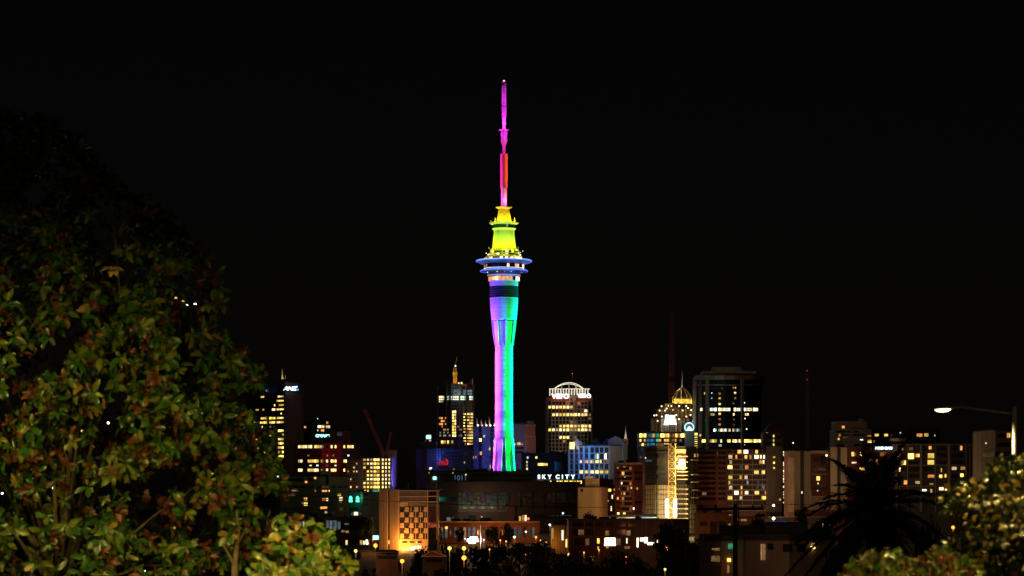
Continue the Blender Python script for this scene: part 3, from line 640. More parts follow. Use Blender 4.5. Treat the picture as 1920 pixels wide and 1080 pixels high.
for i in range(n):
    a0, a1 = 2 * math.pi * i / n, 2 * math.pi * (i + 1) / n; rr = 12.4; zc_ = 7.6
    q.tube((rr * math.cos(a0), rr * math.sin(a0), zc_ + 4.4 * math.sin(a0) ** 2), (rr * math.cos(a1), rr * math.sin(a1), zc_ + 4.4 * math.sin(a1) ** 2), .27, n=6)
q.obj("crown_ring", glow("crown_ring_white", (1, .9, .72), 1.3), b.t, cw - b.loc)
q = MB()
for i in range(12):
    a = 2 * math.pi * i / 12; q.tube((13.2 * math.cos(a), 13.2 * math.sin(a), 4), (12.4 * math.cos(a), 12.4 * math.sin(a), 7.6 + 4.4 * math.sin(a) ** 2), .28, n=5)
q.obj("crown_strut", white, b.t, cw - b.loc)
for i, x in enumerate(fr(1031, 1107, 5.1)):
    Yf = 2350 + abs(x - 1068) * .35; q = MB(); A = W(x, 745, Yf); h = 16.5 * Yf / F
    q.box(-.42, .42, -.5, .5, 0, h); q.box(-.42, 1.6, -.4, .4, h - .7, h); q.obj("crown_fin", glow("crown_fin_self_glow", (1, .88, .68), 1.1), b.t, A - b.loc)  # fins emit, in place of the lamplight falling on them
    if i % 2 == 0: plight(A + Vector((0, -2.4, 1.5)), (1, .86, .66), 5000, b.t, .3); 
GV = glow("roof_letters_white", (1, .9, .82), 2.4)
text("VERO", 5.4, GV, b.t, W(1051, 743.3, 2343), bold=.06, wscale=1.1); text("VERO", 5.4, GV, b.t, W(1096, 743.3, 2346), bold=.06, wscale=.82)
for x in (1040, 1052, 1062, 1087, 1100): plight(W(x, 749, 2341), (1, .06, .02), 1500, b.t, .4)
q = MB(); p = W(1073, 733, 2375) - b.loc; q.tube(p, W(1073, 701, 2375) - b.loc, .22, .14, 6); q.obj("antenna", rc, b.t); disc(b, 1073, 700.6, .9, WM['r'], 0, "beacon", Yo=2375); plight(W(1073, 706, 2372), (1, .15, .1), 300, b.t)
plight(W(1078, 740, 2338), (1, .9, .5), 2500, b.t); plight(W(1060, 800, 2280), (1, .75, .5), 220000, b.t, 3)  # wide wash added to brighten the gridded facade
b.done()

# gabled block lit blue
b = Bld("gabled_office", "grey gabled office block with its left wing lit blue and pale stone piers", [(1067, 1868), (1107, 1850), (1140, 1850), (1176, 1862)], 836, 30, mat("stone_pale", (.33, .32, .28), streak=True))
def gable(x0, x1, y0, y1, dY=-.6, m=None, nm="gable", dp=14):
    q = MB(); Y = b.Y0 + dY - 8; a, c = W(x0, y1, Y), W(x1, y1, Y); tp = W((x0 + x1) / 2, y0, Y)
    vs = [a, c, tp]; q.v += [tuple(v - b.loc) for v in vs] + [tuple(v - b.loc + Vector((0, dp, 0))) for v in vs]
    q.f += [(0, 1, 2), (5, 4, 3), (0, 3, 4, 1), (1, 4, 5, 2), (2, 5, 3, 0)]; q.m += [0] * 5; return q.obj(nm, m or b.m, b.t)
gable(1068, 1096, 822, 836.5); gable(1104, 1130, 822, 836.5, 4, roofm); gable(1128, 1148, 821, 836.5, 5, roofm); b.vol(1140.5, 1167, 824, 836, -5, 16, None, "stone_wing"); gable(1140, 1168, 817.5, 824.5, 2.6)
b.vol(1147, 1160, 826, 838, -5.6, 1, None)
b.w(1082, 829.5, 1090, 842, 'Y', 6.5); b.vol(1081, 1091, 828, 843, -8.2, 1, white)
b.piers((1068, 1077, 1086.5, 1095.5, 1105.5), 2.4, 836, 905, .8, white); b.piers((1115, 1123.5, 1132.5, 1142), 2.2, 836, 905, .8); b.piers((1171,), 8, 830, 905, .8)
b.bands((849, 861, 868.5, 880.5, 888), 1.3, .3, None, 1067, 1146)
for y0, y1 in ((839, 848.5), (851, 860.5), (863, 868), (870, 880), (882.3, 887.5), (890, 900)):
    for i, x in enumerate((1072.5, 1081.7, 1091, 1100.5, 1110.3, 1119.3, 1128, 1137.3)):
        k = 'd'
        if y0 == 863 and x > 1085: k = random.choice('yowm')
        if y0 == 882.3 and (1086 < x < 1106 or x > 1108): k = random.choice('ywY')
        if y0 == 851 and x == 1119.3: k = 'c'
        if y0 == 851 and x == 1137.3: k = 'W'
        wd = 3.1; b.w(x - wd, y0, x - .15, y1, k); b.w(x + .15, y0, x + wd, y1, k if random.random() < .8 else 'd')
for x, y, e in ((1075, 868, 34000), (1093, 865, 28000), (1082, 848, 26000), (1078, 892, 18000)): plight(W(x, y, 1826), (.06, .34, 1), e, b.t, 1, f=.2)
plight(W(1090, 828, 1842), (.04, .2, 1), 14000, b.t); plight(W(1112, 829, 1838), (.04, .2, 1), 4500, b.t); plight(W(1140, 818, 1836), (.04, .2, 1), 3500, b.t)
plight(W(1155, 850, 1826), (1, .85, .6), 22000, b.t, 1); plight(W(1128, 880, 1826), (.9, .9, .75), 13000, b.t, 1); plight(W(1158, 826, 1834), (1, .6, .35), 5000, b.t)
b.done()
t = thing("church_spire", "slim white floodlit spire rising behind the gabled office block", "spire", (W(1173, 0, 1930).x, 1930, gz(0, 1930)))
q = MB(); z = W(0, 823, 1930).z - t.location.z; q.tube((0, 0, z), (0, 0, z + 9.6), 1.05, .08, 8); q.obj("spire_cone", white, t); q = MB(); q.box(-1.8, 1.8, -1.8, 1.8, 0, z); q.obj("tower_shaft", rust, t)
for sx in (-2.6, 2.6): plight(t.location + Vector((sx, -3.2, z + 1.5)), (1, .88, .66), 1100, t, .2)
q = MB(); q.box(.9, 1.5, -2.2, -1.8, z - 3.8, z - 3.2); q.obj("lamp", WM['r'], t)

b = Bld("office_building", "dark low office block with a short yellow window row right of the tower foot", [(978, 1915), (1003, 1910), (1068, 1912)], 850, 30, mat("office_dark_grey", (.06, .058, .05), streak=True))
b.piers(fr(1038, 1066, 4.2), 1.2, 866, 884, .4, mat("pier_brown_dark", (.09, .07, .055))); b.bands((853, 863, 885), 1.3, .5)
b.row(868.5, 873, [(1008, 1027)], 3.1, 'yY'); b.ws([(1004, 856, 1007.5, 859.7, 'y'), (988, 856, 991, 860, 'c'), (986.8, 864, 989.5, 868.5, 'w'), (986.8, 871, 989.5, 874.5, 'w'), (987, 877, 989.6, 881, 'w')]); b.row(866, 884, [(1040, 1066)], 4.2, 'd')
b.row(866, 872, [(995, 1004)], 5, 'd'); b.done()

# casino podium and convention centre
b = Bld("casino_building", "dark wide casino podium carrying a row of white roof letters", [(948, 1740), (1030, 1736), (1093, 1736), (1150, 1745)], 899, 40, mat("casino_dark_red", (.12, .05, .035), streak=True))
b.relief(948, 900, 1030, 921, .8, mat("copper_panel", (.11, .06, .035), streak=True)); b.relief(1030.5, 899.2, 1092.5, 901, 1, brown)
b.relief(1031, 906.8, 1092, 908, .9, tan)
b.row(901.3, 906.6, [(1031, 1034), (1043.5, 1055.5), (1058, 1065.5), (1067.5, 1080), (1081.5, 1091)], 3.4, 'yYy'); b.row(910, 915, [(1033.5, 1038), (1042.5, 1046), (1058.5, 1063), (1075, 1079)], 4.5, 'w'); b.row(918, 921.2, [(1044.5, 1046), (1051, 1054), (1059, 1063), (1066.5, 1070.5)], 3, 'wy')
q = MB(); A = W(1005, 899, 1734.5); B_ = W(1082, 899, 1734.5); q.box(A.x - b.loc.x, B_.x - b.loc.x, -4.4, -4.1, A.z - b.loc.z - .5, A.z - b.loc.z); q.obj("sign_rail", steel, b.t)
for ch, x in zip("SKYCITY", (1010.5, 1019.5, 1030.5, 1045.5, 1054.6, 1063.3, 1074.2)):
    text(ch, 3.55, GW, b.t, W(x, 894.4, 1733.5), name="letter", bold=.045)
b.vol(1098, 1112, 893, 899, 2, 8, WM['m'], "roof_glow_box"); b.done()  # roof box made to glow dimly by itself
# glass art facade
ga = mat("art_glass", (.05, .05, .04), .25, .6, 1.2); n_ = ga.node_tree; vo = n_.nodes.new("ShaderNodeTexVoronoi"); vo.inputs["Scale"].default_value = .55
tc = n_.nodes.new("ShaderNodeTexCoord"); n_.links.new(tc.outputs["Object"], vo.inputs["Vector"]); hs = n_.nodes.new("ShaderNodeHueSaturation"); hs.inputs["Value"].default_value = .16; hs.inputs["Saturation"].default_value = .8
n_.links.new(vo.outputs["Color"], hs.inputs["Color"]); n_.links.new(hs.outputs[0], n_.nodes["Principled BSDF"].inputs["Base Color"])
b = Bld("convention_centre", "wide dark convention hall with coloured mosaic glass under a flat roof", [(819, 1662), (860, 1655), (1088, 1655)], 904, 50, mat("hall_dark_brown", (.075, .045, .032), streak=True))
b.relief(858, 955.5, 952, 960, 1.2, mat("ledge_brown", (.11, .075, .05))); b.relief(952, 948, 966, 985, .8, rust); b.piers(fr(866, 1086, 22), 1, 923, 954, .6, dark)
q = MB()
for i in range(11):
    for j in range(5):
        A = W(860 + i * 8.4, 924 + j * 6.1, 1654); q.box(A.x - b.loc.x, A.x - b.loc.x + 2.55, -2.4, -1.2 - .2 * ((i + j) % 3), A.z - b.loc.z - 1.85, A.z - b.loc.z)
q.obj("mosaic_glass", ga, b.t)
q = MB()
for i in range(12):
    for j in range(3):
        A = W(972 + i * 9, 924 + j * 6.1, 1654); q.box(A.x - b.loc.x, A.x - b.loc.x + 2.55, -2.4, -1.2 - .2 * ((i + j) % 3), A.z - b.loc.z - 1.85, A.z - b.loc.z)
q.obj("mosaic_glass", ga, b.t)
for x in (868, 886, 904, 922): plight(W(x, 955, 1640), (.95, .8, .6), 3600, b.t, .6)
b.ws([(878, 966, 892, 976, 'd'), (826, 917, 828, 918.6, 'n'), (902, 968, 904.5, 970, 'w'), (838, 970, 845, 977, 'n'), (847, 969, 851, 972, 'm'), (973, 968, 977, 982, 'y'), (979, 966, 982, 978, 'o'), (984, 966, 987, 984, 'w'), (1054, 961, 1057, 964, 'c')])
b.row(932, 940, [(822, 856)], 8, 'd'); b.row(964, 972, [(1000, 1050)], 10, 'd'); q = [b.w(x, 966.2, x + 1.6, 967.2, 'n') for x in fr(1027, 1069, 3)]
b.done()
ob = mat("brick_orange", (.22, .09, .05), scale=.5)
b = Bld("arcade_building", "old orange brick arcade with arched windows lit from the street", [(812, 1478), (884, 1470), (1012, 1474)], 978, 24, ob)
b.relief(812, 977.5, 1012, 979.5, .6, tan); b.bands((983.5,), .8, .35)
for x in fr(820, 1008, 8.6):
    A, d, L, nn, z0, z1 = b.frame(x - 2.4, x + 2.4, 988, 1008); q = MB(); h = z1 - z0
    pts = [(-L / 2, 0), (L / 2, 0)] + [(L / 2 * math.cos(t), h - L / 2 + L / 2 * math.sin(t)) for t in [math.pi * k / 8 for k in range(9)]]
    n0 = len(pts); q.v += [(px_, -.1, pz) for px_, pz in pts] + [(px_, .1, pz) for px_, pz in pts]; q.f.append(tuple(range(n0))); q.m.append(0)
    for k in range(n0): q.f.append((k, (k + 1) % n0, n0 + (k + 1) % n0, n0 + k)); q.m.append(0)
    c = A + d * L / 2 + nn * .15; q.obj("arched_window", random.choice([glassd, glassd, glassd, WM['m'], WM['n']]), b.t, Vector((c.x, c.y, z0)) - b.loc)
for x, e in ((836, 5000), (893, 12000), (913, 12000), (945, 9000), (1000, 8000), (975, 4000)): plight(W(x, 1000, 1452), (1, .4, .1), e * .8, b.t, .6)
b.done()

# tan blank block and its neighbours
b = Bld("blank_wall_building", "blank tan concrete block with one tiny dark window and a roof box", [(1084, 1602), (1124.5, 1600), (1139.5, 1625)], 913, 24, tan)
b.vol(1097.5, 1124, 897, 913, 2, 14, tan, "roof_box"); b.w(1089, 916.5, 1093.3, 922, 'd'); b.bands((935, 953), .35, .06); plight(W(1106, 955, 1568), (1, .5, .17), 60000, b.t, 3); plight(W(1100, 915, 1572), (1, .5, .17), 26000, b.t, 3); b.done()
b = Bld("office_building", "dark red stair block with scattered lit windows beside the blank tan wall", [(1139.5, 1640), (1156, 1640)], 914, 16, rust)
b.ws([(1140.5, 916.5, 1146, 921.5, 'y'), (1147, 928, 1149, 935, 'w'), (1141, 917, 1142, 921, 'm'), (1151, 916, 1153, 920, 'o'), (1145, 949, 1147.2, 958, 'w'), (1139.8, 938, 1141, 940, 'w')]); b.row(940, 945, [(1142, 1155)], 5, 'd'); b.row(924, 928, [(1141, 1155)], 5, 'dm', .3); b.done()
b = Bld("apartment_building", "red brick apartment block with white balcony slabs left of the lit crane", [(1154, 1628), (1189, 1620), (1211, 1628)], 868, 26, brick)
b.relief(1154, 867.5, 1211, 871, .9, tan); pale = mat("balcony_pale", (.42, .3, .22))
for y in (881.5, 891, 900.5, 910, 919.5, 929, 938.5, 948, 957.5): b.relief(1165, y, 1185, y + 2.6, 1.5, pale); b.row(y - 6.5, y - .5, [(1166, 1184.5)], 4.4, 'mmo', .22)
b.ws([(1157, 875, 1160, 879, 'm'), (1168, 874, 1174, 877, 'm'), (1165, 904, 1167, 908, 'W'), (1171, 893.5, 1173, 895.5, 'w'), (1169, 923, 1173, 928, 'o'), (1180, 923, 1184, 928, 'n'), (1157, 932, 1160, 937, 'o'), (1182, 913, 1185, 917, 'o'), (1193, 914, 1196, 918, 'y'), (1187.5, 951, 1189, 955.5, 'W'), (1157.5, 961, 1161.5, 966, 'Y'), (1168.5, 961, 1173, 966, 'Y'), (1160, 915, 1162, 919, 'm'), (1165, 924, 1167, 927, 'w')])
b.row(884, 888, [(1156, 1164), (1190, 1208)], 6, 'd'); b.row(896, 900, [(1156, 1164), (1190, 1208)], 6, 'd'); b.row(940, 944, [(1156, 1164), (1190, 1208)], 6, 'd')
plight(W(1183, 955, 1596), (1, .3, .14), 26000, b.t, 2); plight(W(1180, 900, 1592), (1, .35, .18), 22000, b.t, 2); b.done()
b = Bld("office_building", "glass office block with rows of yellow green and blue windows", [(1198, 1858), (1250, 1850), (1309, 1856)], 811, 26, dark)
b.bands(fr(820.5, 880, 8), 2.6, .4, mat("spandrel_brown", (.07, .05, .04)))
b.row(813, 820, [(1199, 1212), (1238, 1246), (1276, 1283)], 4, 'Yy'); b.row(813, 820, [(1214, 1228)], 4.6, 'cyn'); b.row(813, 820, [(1229, 1236)], 4, 'g'); b.row(813, 820, [(1247, 1275)], 4.5, 'yom', .7)
b.row(823, 828, [(1199, 1203), (1207, 1211)], 4, 'y'); b.row(823, 828, [(1213, 1228)], 4, 'b'); b.row(823, 828, [(1230, 1240)], 4, 'go', .5); b.row(823, 828, [(1245, 1283)], 4.5, 'omy', .7)
b.row(831, 836, [(1199, 1211)], 4, 'my'); b.row(831, 836, [(1213, 1228)], 4, 'b'); b.row(831, 836, [(1230, 1244)], 4.5, 'gm', .6); b.row(831, 836, [(1245, 1283)], 4.5, 'ym', .6); b.row(839, 843, [(1199, 1244)], 4.5, 'cgbn', .7); b.row(847, 851, [(1199, 1244)], 5, 'nm', .4); b.row(855, 859, [(1199, 1244)], 5, 'nmc', .4); b.row(863, 867, [(1199, 1244)], 5, 'mw', .25)
for y in fr(812, 842, 8): b.row(y - 1, y + 4, [(1301, 1308)], 5.5, 'Y')
b.relief(1283.5, 808, 1300.5, 880, 2.2, mat("sign_pier_grey", (.36, .36, .34), streak=True)); b.vol(1283.5, 1300.5, 792, 811, -2.0, 8, mat("sign_pier_grey", (.36, .36, .34)), "sign_tower")
disc(b, 1291.5, 801.5, 8.3, GC, 4.2, "sign_ring", True); 
q = MB(); 
for dx, h in ((-3.4, 2.6), (-1.7, 3.8), (0, 4.6), (1.7, 3.8), (3.4, 2.6)):
    q.box(dx * .37 - .27, dx * .37 + .27, -.15, .15, -1.6, -1.6 + h * .62)
q.box(-1.6, 1.6, -.14, .14, -1.7, -.5); q.obj("emblem", GW, b.t, W(1291.5, 803, 1850) - b.loc + Vector((0, -4.3, 0)))
plight(W(1291, 815, 1838), (.75, .95, 1), 1600, b.t); b.done()
# domed apartment tower
b = Bld("domed_tower", "ornate stepped apartment tower with a ribbed golden dome and thin lit spire", [(1224, 2260), (1242, 2245), (1290, 2245), (1308, 2260)], 784, 34, brown)
b.vol(1234, 1302, 766, 784, -2, 32, brown, "setback"); b.vol(1246, 1296, 757, 766, 0, 28, brown, "setback")
b.piers((1225.5, 1232, 1241, 1268, 1276, 1283, 1290, 1303), 2.2, 785, 850, .9, tan); b.piers(fr(1228, 1306, 5), .9, 786, 850, .4, tan)
for x in (1240, 1256, 1271, 1278, 1285, 1298): b.vol(x, x + 1.6, 759 if x > 1250 and x < 1290 else 768, 784, -2.6, .7, tan)
b.bands((792, 802, 812, 822), 1.2, .3, None); b.row(795, 800, [(1270, 1288)], 4, 'dm', .1); b.row(805, 809, [(1234, 1240), (1270, 1300)], 4, 'd'); b.w(1238, 797.5, 1247, 802.5, 'm'); b.row(788, 792, [(1270, 1300)], 4, 'd')
Yd = 2258; cx = W(1279, 757, Yd); dz = lambda y: W(0, y, Yd).z - b.loc.z; lx = cx.x - b.loc.x; ly = Yd - b.loc.y; k = Yd / F
q = MB(); q.lathe([(18.5 * k, dz(757)), (18.5 * k, dz(748.5)), (17 * k, dz(748))], 24, lx, ly); q.obj("dome_drum", mat("dome_drum_cream", (.5, .42, .22)), b.t)
q = MB(); q.lathe([(18.9 * k, dz(757.6)), (19.4 * k, dz(757.2)), (19.4 * k, dz(756.4)), (18.9 * k, dz(756))], 24, lx, ly); q.obj("cornice", tan, b.t)
q = MB(); dome = [(17 * k, dz(748)), (15.5 * k, dz(743)), (12.5 * k, dz(738)), (8.5 * k, dz(733)), (3.5 * k, dz(729)), (1.4 * k, dz(727))]; q.lathe(dome, 24, lx, ly); q.obj("dome", mat("dome_dark_copper", (.05, .05, .05), .4), b.t)
for i in range(10):
    a = 2 * math.pi * (i + .25) / 10; q = MB()
    for (r0, z0), (r1, z1) in zip(dome, dome[1:]): q.tube((lx + (r0 + .5) * math.cos(a), ly + (r0 + .5) * math.sin(a), z0), (lx + (r1 + .5) * math.cos(a), ly + (r1 + .5) * math.sin(a), z1), .42, n=6)
    q.obj("dome_rib", tan, b.t)
    if math.sin(a) < .3:
        for rr, zz, e in ((19.5 * k, dz(749) + 1, 420), (14.5 * k, dz(738), 300), (10.5 * k, dz(732), 160)): plight(b.loc + Vector((lx + rr * math.cos(a), ly + rr * math.sin(a), zz)), (1, .66, .34), e * .5, b.t, .2)
        r2 = 25 * k; plight(b.loc + Vector((lx + r2 * math.cos(a), ly + r2 * math.sin(a), dz(754))), (1, .72, .12), 1100, b.t, .3, f=1)
q = MB(); q.tube((lx, ly, dz(728)), (lx, ly, dz(724)), 1.2, .8, 10); q.tube((lx, ly, dz(724.5)), (lx, ly, dz(695)), .55, .14, 8); q.obj("spire", white, b.t, ); plight(b.loc + Vector((lx - 2.5, ly - 3, dz(727))), (1, .72, .45), 900, b.t, .2); plight(b.loc + Vector((lx - 2.5, ly - 4, dz(716))), (1, .72, .45), 500, b.t, .2)
for i, (x, y) in enumerate(((1240.5, 761.8), (1236.8, 769.8), (1247, 769.8), (1226.8, 779), (1254, 761), (1259, 761), (1273.5, 761.3), (1286.7, 761.3), (1300.7, 761.3), (1268, 778), (1294.7, 778), (1302.4, 777.6), (1296, 769), (1231, 778.5), (1241, 781), (1250, 766), (1262, 769), (1280, 769.5), (1290, 765), (1306, 783), (1299.5, 790), (1233, 789), (1273, 786), (1287, 781))):
    q = MB(); q.lathe([(.1, -.62), (.55, -.35), (.62, 0), (.55, .35), (.1, .62)], 10); P = W(x, y, 2240); q.obj("roof_lamp", glow("lamp_glass_warm", (1, .72, .4), 3), b.t, P - b.loc); plight(P + Vector((0, -1.4, -.6)), (1, .6, .3), 110, b.t, .2)
plight(W(1285, 790, 2225), (1, .5, .2), 9000, b.t, 1)
# its bright advertising sign on a frame
q = MB(); sx = 2238 / F
q.prism([(-9 * sx, 0), (9 * sx, 0), (9 * sx, 1), (-9 * sx, 1)], 9.5 * sx, 18.5 * sx); q.prism([(-11.6 * sx, -.3), (11.6 * sx, -.3), (11.6 * sx, 1.2), (-11.6 * sx, 1.2)], 0, 9.5 * sx, top=[(-9.6 * sx, -.3), (9.6 * sx, -.3), (9.6 * sx, 1.2), (-9.6 * sx, 1.2)])
q.obj("sign", glow("billboard_white", (.82, 1, .95), 4.5), b.t, W(1256.5, 796.5, 2238) - b.loc)
text("Steinlager", 1.7, dark, b.t, W(1257, 787.3, 2236.8), name="lettering", bold=.0)
b.done()

# construction crane in front of the wrapped building
YC = 1545; t = thing("tower_crane", "tall yellow lit tower crane mast in front of the wrapped scaffold building", "crane", (W(1260, 0, YC).x, YC, gz(0, YC)), "construction cranes")
spot(W(1266, 842, 1540), W(1259, 640, YC), (1, .6, .4), 90000, 13, t); o = t.location; yp = mat("crane_yellow_lit_paint", (.62, .4, .1), .6)  # upward spot added to brighten the dim jib
q = MB(); q.lattice((0, 0, 0), W(1260, 832, YC) - o, 3.9, 15, .17); q.obj("mast", yp, t)
q = MB(); q.lattice(W(1260, 832, YC) - o, W(1258.8, 716, YC) - o, 2.9, 26, .17); q.obj("mast_top", rust, t)
q = MB(); q.lattice(W(1259, 716, YC) - o, W(1259.6, 584, YC) - o, 2.3, 34, .15); q.tube(W(1259.6, 584, YC) - o, W(1259.8, 580, YC) - o, .4, .1, 6); q.obj("jib", rust, t)
for i, (y, e) in enumerate(((838, 7000), (850, 9000), (862, 16000), (874, 24000), (888, 16000), (902, 9000), (918, 6000), (930, 7000))): plight(W(1268, y, YC - 3), (1, .72, .3), e * .35, t, .3)
wrap = mat("scaffold_mesh_beige", (.3, .25, .15), streak=True)
b = Bld("wrapped_building", "building wrapped in pale scaffold mesh with floodlights at the crane foot", [(1209, 1570), (1232, 1562), (1285, 1562), (1306, 1572)], 838, 30, mat("raw_concrete_dark", (.026, .02, .016), streak=True))
for x0, x1 in ((1210.5, 1231), (1233, 1254), (1268, 1290)):
    for i, y in enumerate(fr(910, 1000, 9.2)): b.relief(x0, y if x0 < 1260 else y + 6, x1, y + 8.6, .55, wrap); 
for i, y in enumerate(fr(945, 1000, 9.2)): b.relief(1290.5, y, 1303.5, y + 8.6, .55, wrap)
for i, y in enumerate(fr(910, 1000, 9.2)): b.relief(1254, y, 1268, y + 8.6, .5, wrap)
lg = mat("scaffold_tube", (.05, .04, .03)); b.piers(fr(1212, 1302, 4.6), .75, 908, 1008, .9, lg); b.bands(fr(909, 1005, 9.2), .9, 1.0, lg)
b.piers((1231.5,), 2, 905, 1008, .3, dark)
for y in (855, 866, 877, 884, 891, 898): b.relief(1269, y, 1289, y + 1.3, 1.6, tan)
for y in (861.5, 889, 903, 918, 932): b.relief(1295, y, 1307, y + 2.2, 1.4, tan)
b.relief(1268, 842, 1286, 880, .3, tan); b.bands((846, 870, 886, 900), 1.2, .5, None, 1209, 1254)
b.ws([(1266.5, 851.5, 1271.5, 858, 'd', .4), (1266.5, 866, 1272, 872, 'd', .4), (1301.5, 851, 1303.6, 857, 'w'), (1307 - .5, 850, 1309, 857, 'm'), (1209.5, 857.5, 1211.5, 859.5, 'w'), (1211, 862, 1222, 866, 'n'), (1297, 863, 1301, 873, 'd'), (1302, 863, 1305.5, 873, 'd')])
b.row(851, 858, [(1213, 1250)], 7, 'd'); b.row(873, 881, [(1213, 1250)], 7, 'd'); b.row(890, 897, [(1213, 1250), (1291, 1304)], 7, 'd'); b.row(921, 930, [(1292, 1304)], 6, 'd'); b.row(971, 976, [(1292, 1303)], 5, 'd')
for x, y, e, Y in ((1279, 868, 50000, 1557), (1276, 876, 30000, 1556)): plight(W(x, y, Y), (1, .74, .3), e, b.t, .5)
for x in (1251, 1266):
    for y in (938, 952, 966): plight(W(x, y, 1556), (1, .8, .4), 12000, b.t, .4)
for x, y, e in ((1222, 968, 80000), (1243, 958, 140000), (1277, 955, 140000), (1297, 985, 70000), (1280, 985, 70000), (1284, 890, 26000)): plight(W(x, y, 1538), (1, .68, .3), e, b.t, 1.5)  # broad warm wash added over the mesh
q = MB()
for x in (1251, 1266): p = W(x, 953, 1557) - b.loc; q.box(p.x - .9, p.x + .9, p.y - .2, p.y + .2, p.z - 5.2, p.z + 5.4)
q.obj("floodlight_bank", glow("flood_bank", (1, .88, .6), 6), b.t)
p = W(1279, 867, 1559) - b.loc; q = MB(); q.box(p.x - 1.6, p.x + 1.6, p.y - .2, p.y + .2, p.z - 1.7, p.z + 1.7); q.obj("floodlight", glow("flood_bank", (1, .88, .6), 6), b.t); b.done()

# large bow fronted tower
b = Bld("office_tower", "large bow fronted dark glass tower with brown stone ribs and stepped crown", [(1306, 2128), (1316, 2114), (1327, 2106), (1342, 2099), (1360, 2095), (1376, 2096), (1390, 2100), (1408, 2106), (1420, 2114), (1430, 2128)], 704, 46, mat("curtain_glass_black", (.01, .01, .012), .5, .3, .6, spec=.2))
st = mat("stone_brown", (.26, .2, .16), streak=True)
b.bands((704,), 8, 1.5, st); b.bands((720.5,), 2.6, 1.3, st); b.piers((1328, 1390.5), 4.6, 704, 850, 1.6, st); b.piers((1306.8, 1429.4), 1.2, 712, 850, .8, st)
b.vol(1318, 1418, 695.5, 704, 14, 30, st, "crown_step"); b.vol(1337, 1390, 688, 695.5, 20, 20, st, "crown_step")
b.bands(fr(728, 846, 9.7), .7, .25, mat("floor_line_dark", (.05, .046, .045)))
b.row(765, 770.5, [(1313, 1317), (1331, 1344), (1347, 1369.5), (1372, 1380), (1381, 1388), (1393, 1410), (1412, 1421)], 4.4, 'wcWw', .9); b.row(775, 779, [(1393, 1404)], 3.6, 'wm', .9); b.row(775, 779, [(1332, 1340), (1374, 1388)], 3.6, 'nmw', .5)
for y in (738, 747, 757.5, 776, 786, 796): b.w(1347.5, y - 1.7, 1351.5, y + 1.7, random.choice('wyo')); 
b.ws([(1374, 725.5, 1376, 729, 'o'), (1377.5, 725.5, 1380, 729, 'w'), (1376.5, 735, 1380, 738.5, 'w'), (1377, 745, 1380, 748.5, 'm'), (1373, 755, 1377, 758, 'm'), (1352, 727, 1355, 729.5, 'm'), (1320.5, 736, 1322, 739, 'w'), (1334, 736, 1335.5, 738, 'c'), (1334, 745.5, 1335.5, 748, 'c'), (1395, 754, 1396.5, 756.5, 'c'), (1396, 783.5, 1397.6, 786, 'w'), (1399, 803, 1400.7, 806, 'c'), (1394.5, 833, 1397, 835.5, 'c'), (1323, 786.5, 1326.2, 788.6, 'c'), (1374.5, 795, 1377.5, 798, 'm'), (1374.5, 785, 1377.5, 788, 'm')])
b.row(804, 809, [(1338, 1344), (1347, 1370), (1373, 1380), (1381, 1388)], 4, 'cWwn', .9); b.row(824, 829.5, [(1316, 1327), (1331, 1344), (1347, 1354), (1363.5, 1370), (1373, 1389), (1394, 1411), (1413, 1431)], 4, 'yyYw', .93)
b.w(1348, 833.5, 1353, 837, 'w'); b.ws([(1309, 815, 1311, 818, 'm'), (1312, 814, 1314.5, 818, 'y')])
plight(W(1345, 700, 2060), (1, .6, .35), 40000, b.t, 3); b.done()

b = Bld("apartment_tower", "slim tan tower with a steep pointed roof right of the bow fronted tower", [(1431.5, 1910), (1457, 1900), (1467.5, 1912)], 811, 20, mat("plaster_tan_grey", (.25, .19, .15), streak=True))
q = MB(); A = [(-.0, 0)]; x0, x1 = b.pts[0][0] - b.loc.x, b.pts[-1][0] - b.loc.x; z = b.zt - b.base; yy = -6
q.v += [(x0, yy, z), (x1, yy, z), (x1, 18, z), (x0, 18, z), ((x0 + x1) / 2, 5, z + 9.5)]; q.f += [(0, 1, 4), (1, 2, 4), (2, 3, 4), (3, 0, 4), (3, 2, 1, 0)]; q.m += [0] * 5; q.obj("pointed_roof", rust, b.t)
b.bands((811,), 1.4, .9); b.piers((1432.5, 1466), 2, 806, 850, .5); b.ws([(1438.5, 807.5, 1441, 811.5, 'o', 1.0)] + [(1449.5, y, 1452, y + 4, 'Y') for y in (815.5, 823.7, 831.5, 838)]); b.row(818, 822, [(1435, 1446), (1456, 1464)], 6, 'd'); b.row(830, 834, [(1435, 1446), (1456, 1464)], 6, 'd'); b.done(False)
t = thing("radio_mast", "faint distant lattice mast with red lights on the horizon", "mast", (W(1513, 0, 3600).x, 3600, 31)); q = MB(); q.lattice((0, 0, 0), W(1513, 694, 3600) - t.location, 3, 50, .25); q.obj("lattice", steel, t)
for y in (695, 712): q = MB(); q.lathe([(.1, -1), (.9, 0), (.1, 1)], 8); q.obj("beacon", glow("beacon_dim_red", (1, .05, .05), .5), t, W(1513, y, 3600) - t.location)

